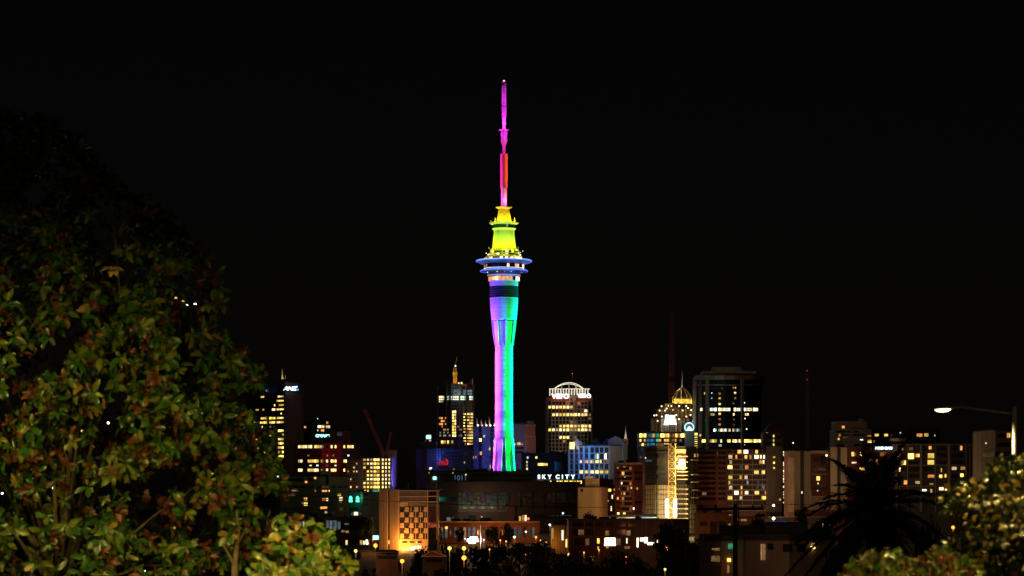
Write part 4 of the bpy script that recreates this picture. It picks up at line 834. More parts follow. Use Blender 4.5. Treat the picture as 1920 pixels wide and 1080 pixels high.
# brick and balcony apartments
b = Bld("apartment_building", "apartment block with ten floors of glowing windows and balconies on brick base", [(1304, 1690), (1345, 1680), (1363, 1680), (1437, 1680), (1465.5, 1688)], 843, 30, mat("brick_brown", (.17, .075, .05), scale=.3, streak=True))
b.relief(1363, 842, 1437, 950, .2, mat("balcony_recess", (.07, .055, .045))); b.relief(1437.5, 838, 1465, 960, .6, mat("render_taupe", (.27, .21, .16), streak=True))
slab = mat("balcony_slab", (.38, .3, .24)); ysf = [843 + 9.6 * i for i in range(12)]
for i, y in enumerate(ysf): b.relief(1364, y + 9.6 - 2.2, 1436, y + 9.6, 1.1, slab)
b.piers((1373.3, 1392, 1410.5, 1429), .9, 842, 948, .9, slab)
LW = {0: [(1383, 1390, 'y'), (1394.5, 1402.5, 'W'), (1416, 1421, 'y')], 1: [(1366, 1373, 'w'), (1379, 1382, 'o'), (1396, 1401, 'y'), (1405, 1409, 'o'), (1414.5, 1422, 'W'), (1425, 1428, 'w'), (1431, 1434, 'c')], 2: [(1368, 1372, 'w'), (1430, 1433, 'w'), (1424, 1429, 'o')],
      3: [(1364.5, 1373, 'Y'), (1387, 1392, 'n'), (1397, 1403, 'o')], 4: [(1414, 1422.5, 'Y'), (1428, 1434, 'Y'), (1370, 1372.5, 'n')], 5: [(1366, 1373, 'y'), (1386.5, 1391, 'y'), (1396, 1401.5, 'w')], 6: [(1366, 1369, 'y'), (1370, 1373, 'm'), (1400, 1403, 'c'), (1420, 1423, 'n')],
      7: [(1367, 1373, 'w'), (1389, 1392, 'y'), (1418, 1422, 'n'), (1428, 1434, 'n')], 8: [(1377, 1384.5, 'W'), (1389, 1392, 'o'), (1396.5, 1403, 'W'), (1415, 1423, 'Y'), (1434, 1436, 'o')], 9: [(1364.5, 1373, 'y'), (1387, 1392.5, 'w'), (1428, 1436, 'y'), (1379, 1381, 'n')]}
for i, L in LW.items():
    y = ysf[i]; b.row(y + 1.6, y + 7, [(1374.5, 1391), (1393, 1410), (1411, 1428), (1430, 1436)], 5.6, 'd')
    for x0, x1, kk in L: b.w(x0, y + .8, x1, y + 7.2, kk, .3)
for y in fr(847, 940, 9.6): b.row(y, y + 3, [(1447.5, 1453), (1458.5, 1463)], 5, 'm', .06); b.row(y - 1, y + 4.5, [(1308, 1342), (1346, 1361)], 8.5, 'm', .03)
b.ws([(1448.5, 866, 1451, 869.5, 'y', .8), (1448.5, 876, 1451, 879, 'y', .8), (1448.5, 856, 1451.5, 858.5, 'o', .8), (1459.5, 935, 1462.5, 938.5, 'y', .8), (1344.5, 847.5, 1346.5, 854, 'n')])
b.row(946.3, 949, [(1404, 1411), (1414, 1425), (1431, 1436)], 2.2, 'W', .85)
plight(W(1400, 950, 1660), (1, .6, .3), 16000, b.t, 1); plight(W(1330, 905, 1650), (1, .34, .16), 60000, b.t, 3); plight(W(1450, 900, 1650), (1, .6, .4), 42000, b.t, 3); b.done()

b = Bld("apartment_building", "dark slim block with two columns of small white stair lights", [(1466, 1708), (1480, 1708)], 846, 16, dark)
for i, y in enumerate(fr(846, 945, 5)):
    if random.random() < .75: b.w(1468.4, y, 1470.1, y + random.choice((2.5, 3.8)), 'w')
    if random.random() < .72: b.w(1472, y + 1, 1473.8, y + random.choice((3, 4.6)), 'w')
b.done()
ta = mat("render_sand", (.3, .24, .165), streak=True)
b = Bld("apartment_building", "sand coloured apartment block with a framed brown bay behind the palm", [(1478, 1520), (1490, 1512), (1500.5, 1512), (1507.5, 1512), (1560, 1512)], 846, 24, rust)
b.relief(1478, 858, 1489.8, 960, .3, mat("render_rose_brown", (.24, .13, .085))); b.relief(1490, 846, 1500, 956, .9, ta); b.relief(1501, 846, 1507, 956, .1, dark); b.relief(1507.5, 846, 1519.4, 956, .9, ta); b.relief(1519.8, 845, 1559, 850.4, 1.3, tan); b.relief(1519.8, 888.5, 1558, 890, 1.3, ta); b.relief(1518.5, 920, 1521, 958, 1.3, tan); b.relief(1521.5, 930, 1558, 956, .4, ta)
b.ws([(1548.5, 852.5, 1551, 855.5, 'W'), (1552.5, 851.5, 1557.5, 858, 'm'), (1538, 855, 1548, 872, 'd'), (1531, 893, 1537.5, 901, 'Y'), (1533, 905, 1534.5, 908, 'w'), (1532, 919, 1534, 921, 'w'), (1556, 905, 1559, 910, 'n'), (1502.5, 921, 1504.6, 925.5, 'w'), (1525, 934, 1529, 937.5, 'o'), (1535, 937, 1539, 941, 'o'), (1554, 945, 1559, 951, 'Y'), (1536, 945, 1548, 951, 'm')])
b.row(858, 866, [(1524, 1537)], 6, 'd'); b.row(874, 882, [(1524, 1556)], 8, 'd'); b.row(910, 918, [(1524, 1556)], 8, 'd'); plight(W(1510, 890, 1480), (1, .62, .32), 46000, b.t, 2); b.done()
b = Bld("apartment_building", "red brown apartment block with twin pale pillars and a white roof sign", [(1558, 1500), (1592, 1494), (1680, 1494)], 838, 24, rust)
b.relief(1558.5, 838, 1571, 956, .9, ta); b.relief(1571.5, 840, 1577, 956, .1, dark); b.relief(1577.5, 839, 1589.3, 956, .9, ta); b.bands((858, 872, 885, 898), 1, .6, brown, 1591, 1680); b.piers((1624, 1649), 1.3, 838, 956, .7, brown)
b.ws([(1596.5, 847.5, 1601.5, 855.5, 'Y'), (1612.5, 847.5, 1618.5, 855, 'Y'), (1601.6, 849, 1605, 855, 'm'), (1650, 848, 1661, 855.5, 'o'), (1597, 866, 1606, 869, 'w'), (1619, 862, 1621, 866.5, 'n'), (1642, 861, 1646, 870, 'o'), (1631, 861, 1633.5, 866, 'm'), (1635.5, 863, 1638, 870, 'o'), (1611.5, 876, 1621, 881, 'y'), (1601, 904, 1606, 909, 'n'), (1628, 910, 1631, 913, 'n'), (1626, 848, 1644, 857, 'd'), (1626, 886, 1644, 896, 'd'), (1596, 888, 1606, 896, 'd'), (1653, 862, 1664, 871, 'd')])
text("ROSE GARDEN", 2.0, GW, b.t, W(1663, 840.4, 1492.6), bold=.05, wscale=.98); lampbox(b, 1648, 837, 1678, 843.8, mat("sign_back_grey", (.2, .2, .2)), .4, "sign_board")
plight(W(1575, 890, 1466), (1, .62, .34), 36000, b.t, 2); plight(W(1640, 870, 1466), (1, .35, .2), 12000, b.t, 2); b.done()
b = Bld("apartment_building", "wide grid fronted apartment block with glowing rooms between the palm and right tree", [(1680, 1478), (1780, 1470), (1842, 1474)], 833, 26, mat("render_dark_grey", (.06, .058, .055), streak=True))
gc = mat("grid_concrete", (.24, .2, .155), streak=True); b.piers((1681.5, 1727, 1779.5), 4.2, 833, 960, 1.0, gc); b.piers((1702, 1754), 1.4, 833, 960, .6, gc); b.piers((1811, 1817.5, 1824, 1831), 1.8, 833, 960, .9, gc); b.bands((832.5, 871.5, 911), 1.6, .8, gc); b.bands((846, 859, 885, 898, 922), .8, .4, brown)
for y in fr(838, 930, 7): b.w(1813.5, y, 1816, y + 4, 'd'); b.w(1827, y, 1829.5, y + 4, 'd')
LL = [(1685, 840, 1688, 844, 'o'), (1691, 840, 1694, 844, 'm'), (1704.5, 838.5, 1712, 844.5, 'm'), (1679.5 + 2, 849, 1684, 858.5, 'W'), (1686.5, 852, 1688.5, 859, 'o'), (1703, 850.5, 1713.5, 860.5, 'Y'), (1701.5, 851, 1703.2, 858, 'y'), (1717, 851, 1722, 857, 'o'), (1721, 851, 1724, 857, 'y'), (1686, 864, 1688.5, 872, 'o'), (1690.5, 864, 1693, 872, 'o'), (1694.5, 863.5, 1698.5, 872, 'Y'), (1686, 876, 1688.5, 884, 'w'),
      (1741.5, 836.5, 1746.5, 842.5, 'o'), (1740, 850, 1751.5, 859, 'Y'), (1739.5, 862.5, 1751.5, 871, 'Y'), (1800, 836, 1804, 844, 'o'), (1827, 850, 1830, 854.5, 'o'), (1740, 890, 1752, 895.5, 'o'), (1761, 890, 1767, 896, 'y'), (1771.5, 889, 1774.5, 895, 'y'), (1764.5, 878, 1766, 885, 'y'), (1784.5, 875.5, 1793, 881, 'w'), (1801, 875, 1809, 881, 'm'), (1800.5, 888, 1806, 894, 'Y'), (1716.5, 902, 1726, 907, 'w'), (1743, 906, 1750, 909, 'm'), (1695, 901, 1701, 908, 'o'), (1729.5, 917.5, 1737, 920.5, 'W'), (1744.5, 917, 1748, 923.5, 'y'), (1761, 914, 1769, 919, 'w'), (1772, 916.5, 1775.5, 919.5, 'w'), (1788.5, 913.5, 1793.5, 918, 'y'), (1686, 915, 1688, 922, 'm'), (1801, 902, 1807, 907, 'w')]
for q in LL: b.w(*q, .3)
b.row(838, 844, [(1730, 1738), (1757, 1775), (1784, 1797)], 6, 'd'); b.row(850, 857, [(1757, 1775), (1784, 1806)], 6, 'd'); b.row(864, 870, [(1705, 1724), (1757, 1775), (1784, 1806)], 6, 'd'); b.row(876, 883, [(1690, 1698), (1705, 1724), (1732, 1750)], 6, 'd'); b.row(889, 896, [(1705, 1724), (1784, 1797)], 6, 'd'); plight(W(1760, 905, 1440), (1, .6, .35), 26000, b.t, 2); b.done()
b = Bld("apartment_building", "brown apartment block with one orange window behind the right tree", [(1840, 1420), (1866, 1400), (1898, 1404), (1990, 1430)], 808, 26, mat("render_brown_grey", (.2, .15, .11), streak=True))
b.bands((808, 825, 842, 860, 878, 896), 1.2, .4); b.ws([(1888, 812, 1890.5, 820.5, 'o'), (1891.5, 812, 1894, 820.5, 'y'), (1848, 830, 1850, 832, 'w')]); b.row(813, 821, [(1869, 1886)], 6, 'd'); b.row(830, 838, [(1869, 1895)], 6, 'd'); b.row(847, 856, [(1843, 1895)], 7, 'dm', .1); plight(W(1855, 850, 1370), (1, .55, .3), 16000, b.t, 2); b.done()
b = Bld("hillside_building", "unlit dark block far behind the grid apartments showing five bright windows", [(1636, 1960), (1700, 1952), (1762, 1956)], 805, 20, dark)
b.ws([(1640.5, 813.5, 1647.5, 818, 'y'), (1658, 813.5, 1665, 818, 'y'), (1719, 813, 1729, 818.8, 'o'), (1733, 812.5, 1740.5, 818.5, 'y'), (1752, 815, 1753.5, 818, 'w'), (1687, 810.5, 1689.5, 812.5, 'c'), (1627 + 10, 826, 1641, 830, 'm'), (1670, 814, 1672, 818, 'm')]); b.row(822, 828, [(1645, 1755)], 11, 'd'); b.done()
b = Bld("terraced_apartments", "stepped pale apartment block with stacked terraces on the right skyline", [(1563, 1925), (1600, 1916), (1634, 1920)], 805, 24, grey)
b.vol(1565, 1626, 790, 805, 2, 20, mat("render_pale_brown", (.24, .19, .15), streak=True), "upper_floors"); b.vol(1613, 1619, 785, 790, 4, 8, ta, "lift_box"); b.bands((805, 812, 818, 826), 1.8, 1.2, ta); b.vol(1564, 1628, 797.5, 799, 0, 20, ta); b.vol(1613, 1624, 790, 808, .2, 4, ta, "stair_shaft")
b.ws([(1577, 798 + .2, 1582, 803, 'o', -1.4), (1573, 813.5, 1576, 818, 'o'), (1571, 821, 1574, 825, 'o'), (1626.5, 816.5, 1633, 819.5, 'o'), (1627, 825.5, 1634, 830, 'Y'), (1612.5, 823.5, 1618, 826.5, 'c'), (1582, 819, 1584, 821, 'm'), (1587, 819.3, 1590, 821, 'm')]); b.row(807.5, 811.5, [(1568, 1610)], 7, 'd'); b.row(814, 817.5, [(1578, 1622)], 7, 'd'); plight(W(1596, 806, 1880), (1, .55, .34), 30000, b.t, 2); b.done()

# low buildings in front
b = Bld("low_rise_building", "long low dark brown building with bright ground floor rooms below the tan block", [(1066, 1215), (1130, 1205), (1262, 1205), (1292, 1212)], 974, 26, mat("brick_dark_brown", (.085, .04, .028), scale=.4, streak=True))
b.bands((973.5,), 1.2, .8, roofm); b.bands((1006,), 1.2, .5, brown); b.piers((1072, 1096.5, 1114.5, 1133.5, 1152.5, 1175, 1193, 1212, 1236), 1, 976, 1006, .4, brown)
b.ws([(1134, 1008.5, 1143, 1020, 'W'), (1143.5, 1008.5, 1154, 1020, 'W'), (1133, 1020.8, 1154.5, 1023.2, 'W'), (1120, 1009.5, 1124, 1019, 'y'), (1174.3, 1009, 1176.5, 1019, 'W'), (1135, 995, 1142, 1004, 'm'), (1174, 994.5, 1182, 1004, 'm'), (1136.5, 1024, 1141, 1028, 'o'), (1171, 1024, 1181, 1029, 'm'), (1194, 1008.5, 1197, 1026, 'W'), (1200, 1008, 1207, 1015, 'W'), (1208, 1007.5, 1214, 1018, 'W'), (1214, 1017, 1226, 1021.5, 'W'), (1226, 1012, 1233.5, 1025, 'W'), (1236, 1008.5, 1239.5, 1018, 'y'), (1236, 1023, 1241, 1029, 'y'), (1253.5, 1006.5, 1259.5, 1020, 'Y'), (1261, 1007, 1267, 1018, 'W'), (1268, 1006.5, 1273.5, 1018, 'W'), (1120.5, 1024.5, 1123, 1030, 'y'), (1241.5, 1009, 1243, 1012, 'r')])
b.row(979, 987, [(1074, 1095), (1098, 1113), (1116, 1132), (1135, 1151), (1154, 1173), (1177, 1192)], 9, 'd'); b.row(993, 1003, [(1074, 1095), (1098, 1113), (1154, 1173)], 9, 'dm', .12); b.row(1010, 1022, [(1078, 1095), (1098, 1112), (1156, 1172), (1243, 1252)], 8, 'md', .4)
plight(W(1240, 1020, 1190), (1, .75, .45), 2600, b.t, .5); plight(W(1110, 1015, 1190), (1, .3, .1), 6000, b.t, 1); plight(W(1100, 1000, 1165), (1, .35, .14), 26000, b.t, 2); plight(W(1190, 998, 1165), (1, .35, .14), 16000, b.t, 2); b.done()
b = Bld("warehouse", "low hall with a long pale sloping roof behind the dark brown building", [(1126, 1340), (1195, 1335), (1236, 1338)], 970, 16, brown)
A = [W(1120, 973.5, 1320), W(1234, 972.5, 1320), W(1230, 964.8, 1350), W(1150, 966, 1350)]; q = MB(); q.quad8([p - b.loc for p in A] + [p - b.loc + Vector((0, 0, .4)) for p in A]); q.obj("roof_sheet", mat("roof_pale_metal", (.5, .5, .47), .5), b.t)
for x, col, e in ((1150, (1, .8, .5), 1500), (1182, (1, .55, .25), 2600), (1200, (.5, .8, 1), 2600), (1222, (1, .9, .6), 3000)): plight(W(x, 962, 1322), col, e, b.t, .3)
b.ws([(1176, 968 + 3, 1180, 973, 'y'), (1185, 971, 1188, 973, 'o'), (1165, 970.5, 1168, 973, 'w')]); b.done(False)
b = Bld("shed", "grey ribbed shed with a tall slim lit doorway left of the low brown building", [(1034, 1285), (1067, 1278)], 985, 16, mat("corrugated_grey", (.17, .14, .1), streak=True))
b.piers(fr(1036, 1066, 3), .7, 985, 1040, .25); b.ws([(1054, 994, 1057.6, 1013, 'W', .4), (1036, 990, 1038.6, 1010, 'y', .4), (1062, 1011, 1064, 1026, 'y', .4)]); b.done()
b = Bld("house", "dark gabled brick house with two tall black windows left of the utility pole", [(1308, 1120), (1372, 1115)], 962, 16, mat("brick_house_dark", (.11, .05, .035), scale=.5))
def gab(b, x0, x1, y0, y1, m): 
    q = MB(); Y = b.Y0 - 2; vs = [W(x0, y1, Y), W(x1, y1, Y), W((x0 + x1) / 2, y0, Y)]; q.v += [tuple(v - b.loc) for v in vs] + [tuple(v - b.loc + Vector((0, 14, 0))) for v in vs]
    q.f += [(0, 1, 2), (5, 4, 3), (0, 3, 4, 1), (1, 4, 5, 2), (2, 5, 3, 0)]; q.m += [0] * 5; q.obj("gable", m, b.t)
gab(b, 1322, 1348, 954, 962.5, b.m); b.ws([(1332, 978, 1344.5, 1002, 'd'), (1348, 978, 1362, 1002, 'd'), (1366, 982, 1370, 989, 'm'), (1367, 956 + 8, 1372, 967, 'm'), (1313, 978, 1326, 986, 'd')]); b.bands((1004,), 1.2, .6, brown); b.piers((1330.5, 1346.2, 1363.5), 1.2, 976, 1004, .3, brown); plight(W(1345, 990, 1085), (1, .4, .2), 9000, b.t, 2); b.done()
b = Bld("showroom", "low curved roof showroom with bright shop windows and a small blue sign", [(1382, 1110), (1440, 1100), (1560, 1100)], 970, 30, mat("showroom_brown", (.1, .065, .04), streak=True))
b.bands((968.5,), 2, 1.8, mat("fascia_tan", (.3, .18, .1)), 1440, 1560); b.relief(1452, 976.5, 1504, 985, .5, mat("slat_panel_orange", (.25, .13, .06))); b.piers(fr(1453, 1502, 1.9), .6, 976.5, 985, .7, brown)
lampbox(b, 1451, 977.6, 1474.5, 983.6, glow("sign_deep_blue", (.03, .08, .5), .6), 1.1, "sign"); text("showroom", 1.05, GW, b.t, W(1462.7, 980.6, 1097.8), name="lettering", bold=.05, wscale=1.05)
b.ws([(1410, 991, 1421, 1002.5, 'W'), (1422, 993, 1434, 1003, 'W'), (1436, 992, 1444, 1004, 'o'), (1446, 993, 1447.5, 1004, 'w'), (1452, 993, 1470, 1002, 'm'), (1386, 992, 1392, 1004, 'm'), (1397, 997, 1399, 1000, 'w'), (1382.5 + .5, 965 + 8, 1388, 977, 'm'), (1376 + 6, 960 + 12, 1384, 975, 'm'), (1537, 984, 1541, 988.5, 'y'), (1542, 982, 1546, 988, 'Y'), (1551, 985, 1556, 990, 'Y'), (1531, 984, 1532, 988, 'y'), (1534, 984, 1535, 988, 'y'), (1390, 966 + 7, 1400, 977, 'm'), (1435.5, 979, 1441, 983.5, 'W', .8), (1420, 1003.5, 1440, 1005, 'y')])
plight(W(1446, 992, 1090), (1, .85, .55), 1500, b.t, .3); plight(W(1465, 998, 1092), (1, .5, .25), 900, b.t, .4); plight(W(1485, 975, 1085), (1, .45, .2), 1500, b.t, .4); plight(W(1430, 984, 1090), (1, .95, .8), 500, b.t, .2)
b.done()
b = Bld("house", "near dark rendered house with an orange lit doorway and a dim pale window", [(1322, 262), (1352, 258), (1398, 258)], 1007, 8, mat("house_render_brown", (.3, .19, .13), streak=True))
b.relief(1352.5, 1050, 1362.5, 1085, .12, mat("door_wall_orange", (.5, .22, .09))); b.ws([(1337, 1042, 1350, 1053, 'm', .08), (1338, 1028, 1343, 1031, 'm'), (1344, 1028, 1349.5, 1032, 'm'), (1363.5, 1047, 1370, 1053, 'y'), (1363.5, 1060, 1367, 1074, 'm'), (1365, 1019, 1373.5, 1029, 'g', .2)]); plight(W(1357, 1072, 255), (1, .5, .15), 28, b.t, .1); plight(W(1371, 1024, 255), (.3, 1, .1), 7, b.t, .1); plight(W(1345, 1000, 240), (1, .5, .3), 160, b.t, .3, f=1); b.done()  # last point light added to lift the dark walls
b = Bld("house", "near dark house with a long flat roof and a faint lit stair window", [(1398.5, 250), (1480, 246), (1566, 250)], 1006, 8, mat("house_render_dark", (.28, .2, .14), streak=True))
b.bands((1005.5,), 1.4, .25, roofm); b.ws([(1429, 1020, 1431.5, 1050, 'm', .1), (1432.5, 1020, 1435.2, 1050, 'm', .1), (1520.5, 1018, 1525, 1023.5, 'm'), (1520, 1024, 1526, 1029, 'Y'), (1441, 1019, 1450, 1030, 'd'), (1470, 1020, 1484, 1034, 'd'), (1494, 1020, 1508, 1034, 'd')]); b.bands((1029, 1041), .5, .15, brown, 1427, 1436); plight(W(1450, 990, 232), (1, .5, .3), 300, b.t, .3, f=1); b.done()  # unseen light added so the walls show
b = Bld("house", "small house with a red lit tiled gable roof among the dark trees", [(792, 905), (836, 905)], 1043, 9, brown)
q = MB(); Y = 900; vs = [W(790, 1043.3, Y), W(838, 1043.3, Y), W(810, 1033, Y)]; q.v += [tuple(v - b.loc) for v in vs] + [tuple(v - b.loc + Vector((0, 12, 0))) for v in vs]; q.f += [(0, 1, 2), (5, 4, 3), (0, 3, 4, 1), (1, 4, 5, 2), (2, 5, 3, 0)]; q.m += [0] * 5; q.obj("gable_roof", mat("roof_tile_red", (.3, .09, .06)), b.t)
q = MB(); [q.tube(vs[i] - b.loc - Vector((0, .2, 0)), vs[j] - b.loc - Vector((0, .2, 0)), .16, n=6) for i, j in ((0, 2), (2, 1), (0, 1))]; q.obj("bargeboard", white, b.t); b.row(1048, 1054, [(800, 830)], 10, 'd'); plight(W(832, 1046, 893), (1, .3, .08), 700, b.t, .2); plight(W(800, 1040, 893), (1, .3, .15), 300, b.t, .2); b.done(False)
b = Bld("house", "small dark house with a dim red eave below the violet hotel", [(705, 1010), (745, 1010)], 1037, 9, rust)
q = MB(); Y = 1005; A = [W(700, 1037, Y), W(748, 1036, Y), W(742, 1032, Y + 12), W(706, 1032, Y + 12)]; q.quad8([p - b.loc for p in A] + [p - b.loc + Vector((0, 0, .3)) for p in A]); q.obj("roof_sheet", rust, b.t); b.row(1042, 1048, [(708, 742)], 12, 'd'); b.done(False)
# ---------------------------------------------------------------- street lamps and other small lights of the valley
pole_m = mat("lamp_pole_steel", (.09, .085, .08), .5, metal=.4)
LG = {'o': ((1, .33, .04), "sodium orange", glow("lamp_glass_sodium", (1, .3, .03), 3.2)), 'w': ((1, .85, .65), "white", glow("lamp_glass_white", (1, .9, .75), 4)), 'y': ((1, .8, .25), "yellow", glow("lamp_glass_yellow", (1, .7, .14), 1.8)), 'r': ((1, .12, .05), "red", glow("lamp_glass_red", (1, .15, .1), 2)), 'c': ((.7, .9, 1), "cool white", glow("lamp_glass_cool", (.7, .92, 1), 2.5))}
def street_lamp(px, py, Y, k, label, e, rad=1.8, group="street lamps in the valley"):
    p = W(px, py, Y); gb = gz(p.x, Y); t = thing("street_lamp", label, "street lamp", (p.x, Y, gb), group); h = p.z - gb; r = rad * 1.25 * Y / F
    q = MB(); q.tube((0, 0, -.3), (0, 0, h), .11, .06, 8); q.tube((0, 0, h + r * .9), (0, 0, h + r * 1.15), r * .8, r * .2, 10); q.obj("pole", pole_m, t)
    q = MB(); q.lathe([(r * .15, h - r), (r * .8, h - r * .6), (r, h), (r * .8, h + r * .6), (r * .3, h + r * .95)], 14); q.obj("lamp_glass", LG[k][2], t)
    if e: plight(p + Vector((0, -r * 2.2, 0)), LG[k][0], e * 3.6, t, .3)
    return t
street_lamp(704, 1023, 1050, 'o', "sodium street lamp on a thin red lit pole below the fluted building", 2400, 3)
street_lamp(667, 1033, 1000, 'y', "amber street lamp beside the bright shrub tip", 2600, 2.6)
street_lamp(754, 1052, 800, 'o', "sodium street lamp on a tall bare pole left of the red gabled roof", 4200, 3.2)
street_lamp(870, 1046, 820, 'o', "sodium street lamp among dark trees right of the red gabled roof", 5200, 3.6)
street_lamp(870, 1028, 870, 'y', "yellow green street lamp just above the lowest central sodium lamp", 3200, 3.2)
street_lamp(843, 1028, 870, 'y', "yellow street lamp shining on the flank of the mound shaped tree", 2600, 3.0)
street_lamp(837, 989.5, 1440, 'o', "pale orange globe lamp in front of the arcade building", 4000, 2.2)
street_lamp(1249.5, 1028, 1100, 'o', "sodium street lamp in front of the long low brown building", 6500, 3.6)
street_lamp(1065.5, 1038.5, 1000, 'y', "small yellow lamp alone among dark trees below the ribbed shed", 1500, 1.7)
street_lamp(1247, 1067.5, 760, 'y', "small greenish lamp at the frame bottom below the long low building", 700, 2.0)
street_lamp(1005, 1007, 1300, 'o', "orange street lamp right of the street trees near the long dark boom", 5000, 1.6)
street_lamp(964.5, 1007, 1300, 'w', "white street lamp beside the round street trees", 2500, 1.7)
street_lamp(1031, 984, 1330, 'c', "cool white lamp above the ribbed shed", 1800, 1.7)
street_lamp(990.5, 972.5, 1390, 'r', "red signal lamp beside the tall slim convention hall windows", 2500, 1.9)
street_lamp(986, 997, 1380, 'w', "tiny white lamp below the red signal lamp", 600, 1.2)
street_lamp(1755, 1002, 420, 'o', "small orange lamp in the darkness right of the palm trunk", 300, 1.8)
street_lamp(1787, 989, 300, 'o', "large orange lamp glowing behind the right tree", 260, 2.6)
street_lamp(1450.5, 972, 1080, 'w', "white street lamp above the blue showroom sign", 1500, 2.4)
street_lamp(1450.5, 947.5, 1420, 'w', "white lamp at the foot of the ten storey apartments", 700, 1.9)
street_lamp(1404, 988, 1080, 'y', "yellow lamp in the dark garden left of the showroom", 500, 1.6)
street_lamp(1557, 979, 1060, 'w', "tiny white lamp beside the palm crown", 0, 1.1)
street_lamp(1487, 830.5, 1640, 'c', "tiny cool star like lamp high above the sand coloured apartments", 0, 1.0)
street_lamp(521.5, 893, 1800, 'c', "small bluish lamp at the foot of the banded office tower", 900, 1.6)
for i_, (px, py, Y, k, lab) in enumerate(((938, 1013, 1330, 'o', "low orange lamp under the round street trees"), (949, 1015, 1330, 'o', "second low orange lamp under the round street trees"), (872, 1010, 1340, 'c', "small cool lamp just left of the bright shop sign"), (907, 1012, 1340, 'c', "small cool lamp just right of the bright shop sign"), (1013, 1013, 1290, 'o', "orange lamp lighting the hedge under the pale boom"), (1024, 1017, 1280, 'o', "second orange lamp in the hedge left of the shed"), (1123, 1031, 1150, 'o', "dim orange lamp below the low building windows"), (699, 1012, 1370, 'r', "small red lamp touching the white square sign"), (781, 1017, 1380, 'y', "yellow lamp at the right foot of the pattern facade"), (1095, 1036, 1120, 'o', "orange lamp among trees below the low brown building"), (918, 1030, 1180, 'o', "orange lamp in the dark trees right of the flagpole"), (655, 1046, 980, 'o', "orange lamp low behind the bright shrub"), (1174, 1044, 900, 'r', "dim red lamp in the trees under the long low building"), (985, 1040, 900, 'r', "dim red lamp in the darkest part of the valley"))):
    street_lamp(px, py, Y, k, lab, 2600, 1.1)
t = thing("petrol_sign", "bright white shop canopy sign glowing in front of the orange arcade", "sign", (W(887, 0, 1350).x, 1350, gz(0, 1350)))
o = t.location; q = MB(); p = W(887, 1016, 1350) - o; q.box(p.x - 3.1, p.x + 2.7, -.25, .25, p.z, p.z + 1.6); q.box(p.x - 1.6, p.x + 2.3, -.3, .3, p.z + 1.65, p.z + 2.6); q.box(p.x - 2.2, p.x + 1.2, -.3, .3, p.z - .9, p.z - .1); q.obj("panel", glow("canopy_white", (1, .93, .82), 4), t)
q = MB(); q.tube((0, 0, 0), (p.x, 0, p.z), .2); q.obj("post", pole_m, t)
for dx, e in ((-5, 3500), (5, 3500), (0, 6000)): plight(W(887 + dx, 1012, 1342), (1, .6, .3), e, t, .4)
for px, py, lab in ((879, 1030, "thin warm lit flagpole below the bright shop sign"), (901, 985, "pale flagpole in front of the arcade arches")):
    p = W(px, py, 1340); f = thing("flagpole", lab, "flagpole", (p.x, 1340, gz(p.x, 1340))); q = MB(); q.tube((0, 0, 0), (0, 0, max(3, p.z - f.location.z)), .2, .14, 8); q.obj("pole", white, f)
# boom barrier light bar near the shed
t = thing("roof_boom", "long thin pale boom with a round joint above the dark trees", "boom", W(1012, 1000, 1250)); q = MB(); q.tube(W(1001, 1001.5, 1250) - t.location, W(1031, 1000.5, 1250) - t.location, .16); q.tube(W(1012, 1003, 1250) - t.location, W(1012, 940, 1250) - t.location + Vector((0, 0, -16)), .01) if False else None
q.obj("bar", steel, t); q = MB(); q.lathe([(.2, -.5), (.55, 0), (.2, .5)], 10); q.tube((0, 0, 0), (0, 0, gz(0, 1250) - W(0, 1000, 1250).z), .12); q.obj("post", steel, t)
# lamps glimpsed through the big tree on the left
for i, (px, py, k) in enumerate(((350, 573, 'w'), (343, 566, 'y'), (366, 571, 'w'), (119, 818, 'w'), (175, 838, 'o'), (221, 856, 'w'), (103, 869, 'o'), (155, 801, 'y'), (154, 808, 'y'), (243, 968, 'w'), (217, 987, 'w'), (195, 1013, 'w'), (270, 1030, 'w'), (272, 1070, 'w'), (248, 1077, 'w'), (422, 933, 'o'), (398, 888, 'y'), (380, 886, 'y'), (203, 700 + 93, 'w'), (4, 925, 'w'), (330, 560, 'y'), (112, 905, 'o'), (100, 915, 'w'), (163, 900, 'w'))):
    Y = 70 if py < 600 else 420 + 37 * i
    lab = "street lamp glimpsed through gaps in the dark magnolia tree" if py > 600 else "bright near street lamp glimpsed through the magnolia leaves"
    street_lamp(px, py, Y, k, lab, 0, 1.9 if py > 600 else 2.3, "lamps seen through the big tree" if py > 600 else "near lamps behind the tree top")

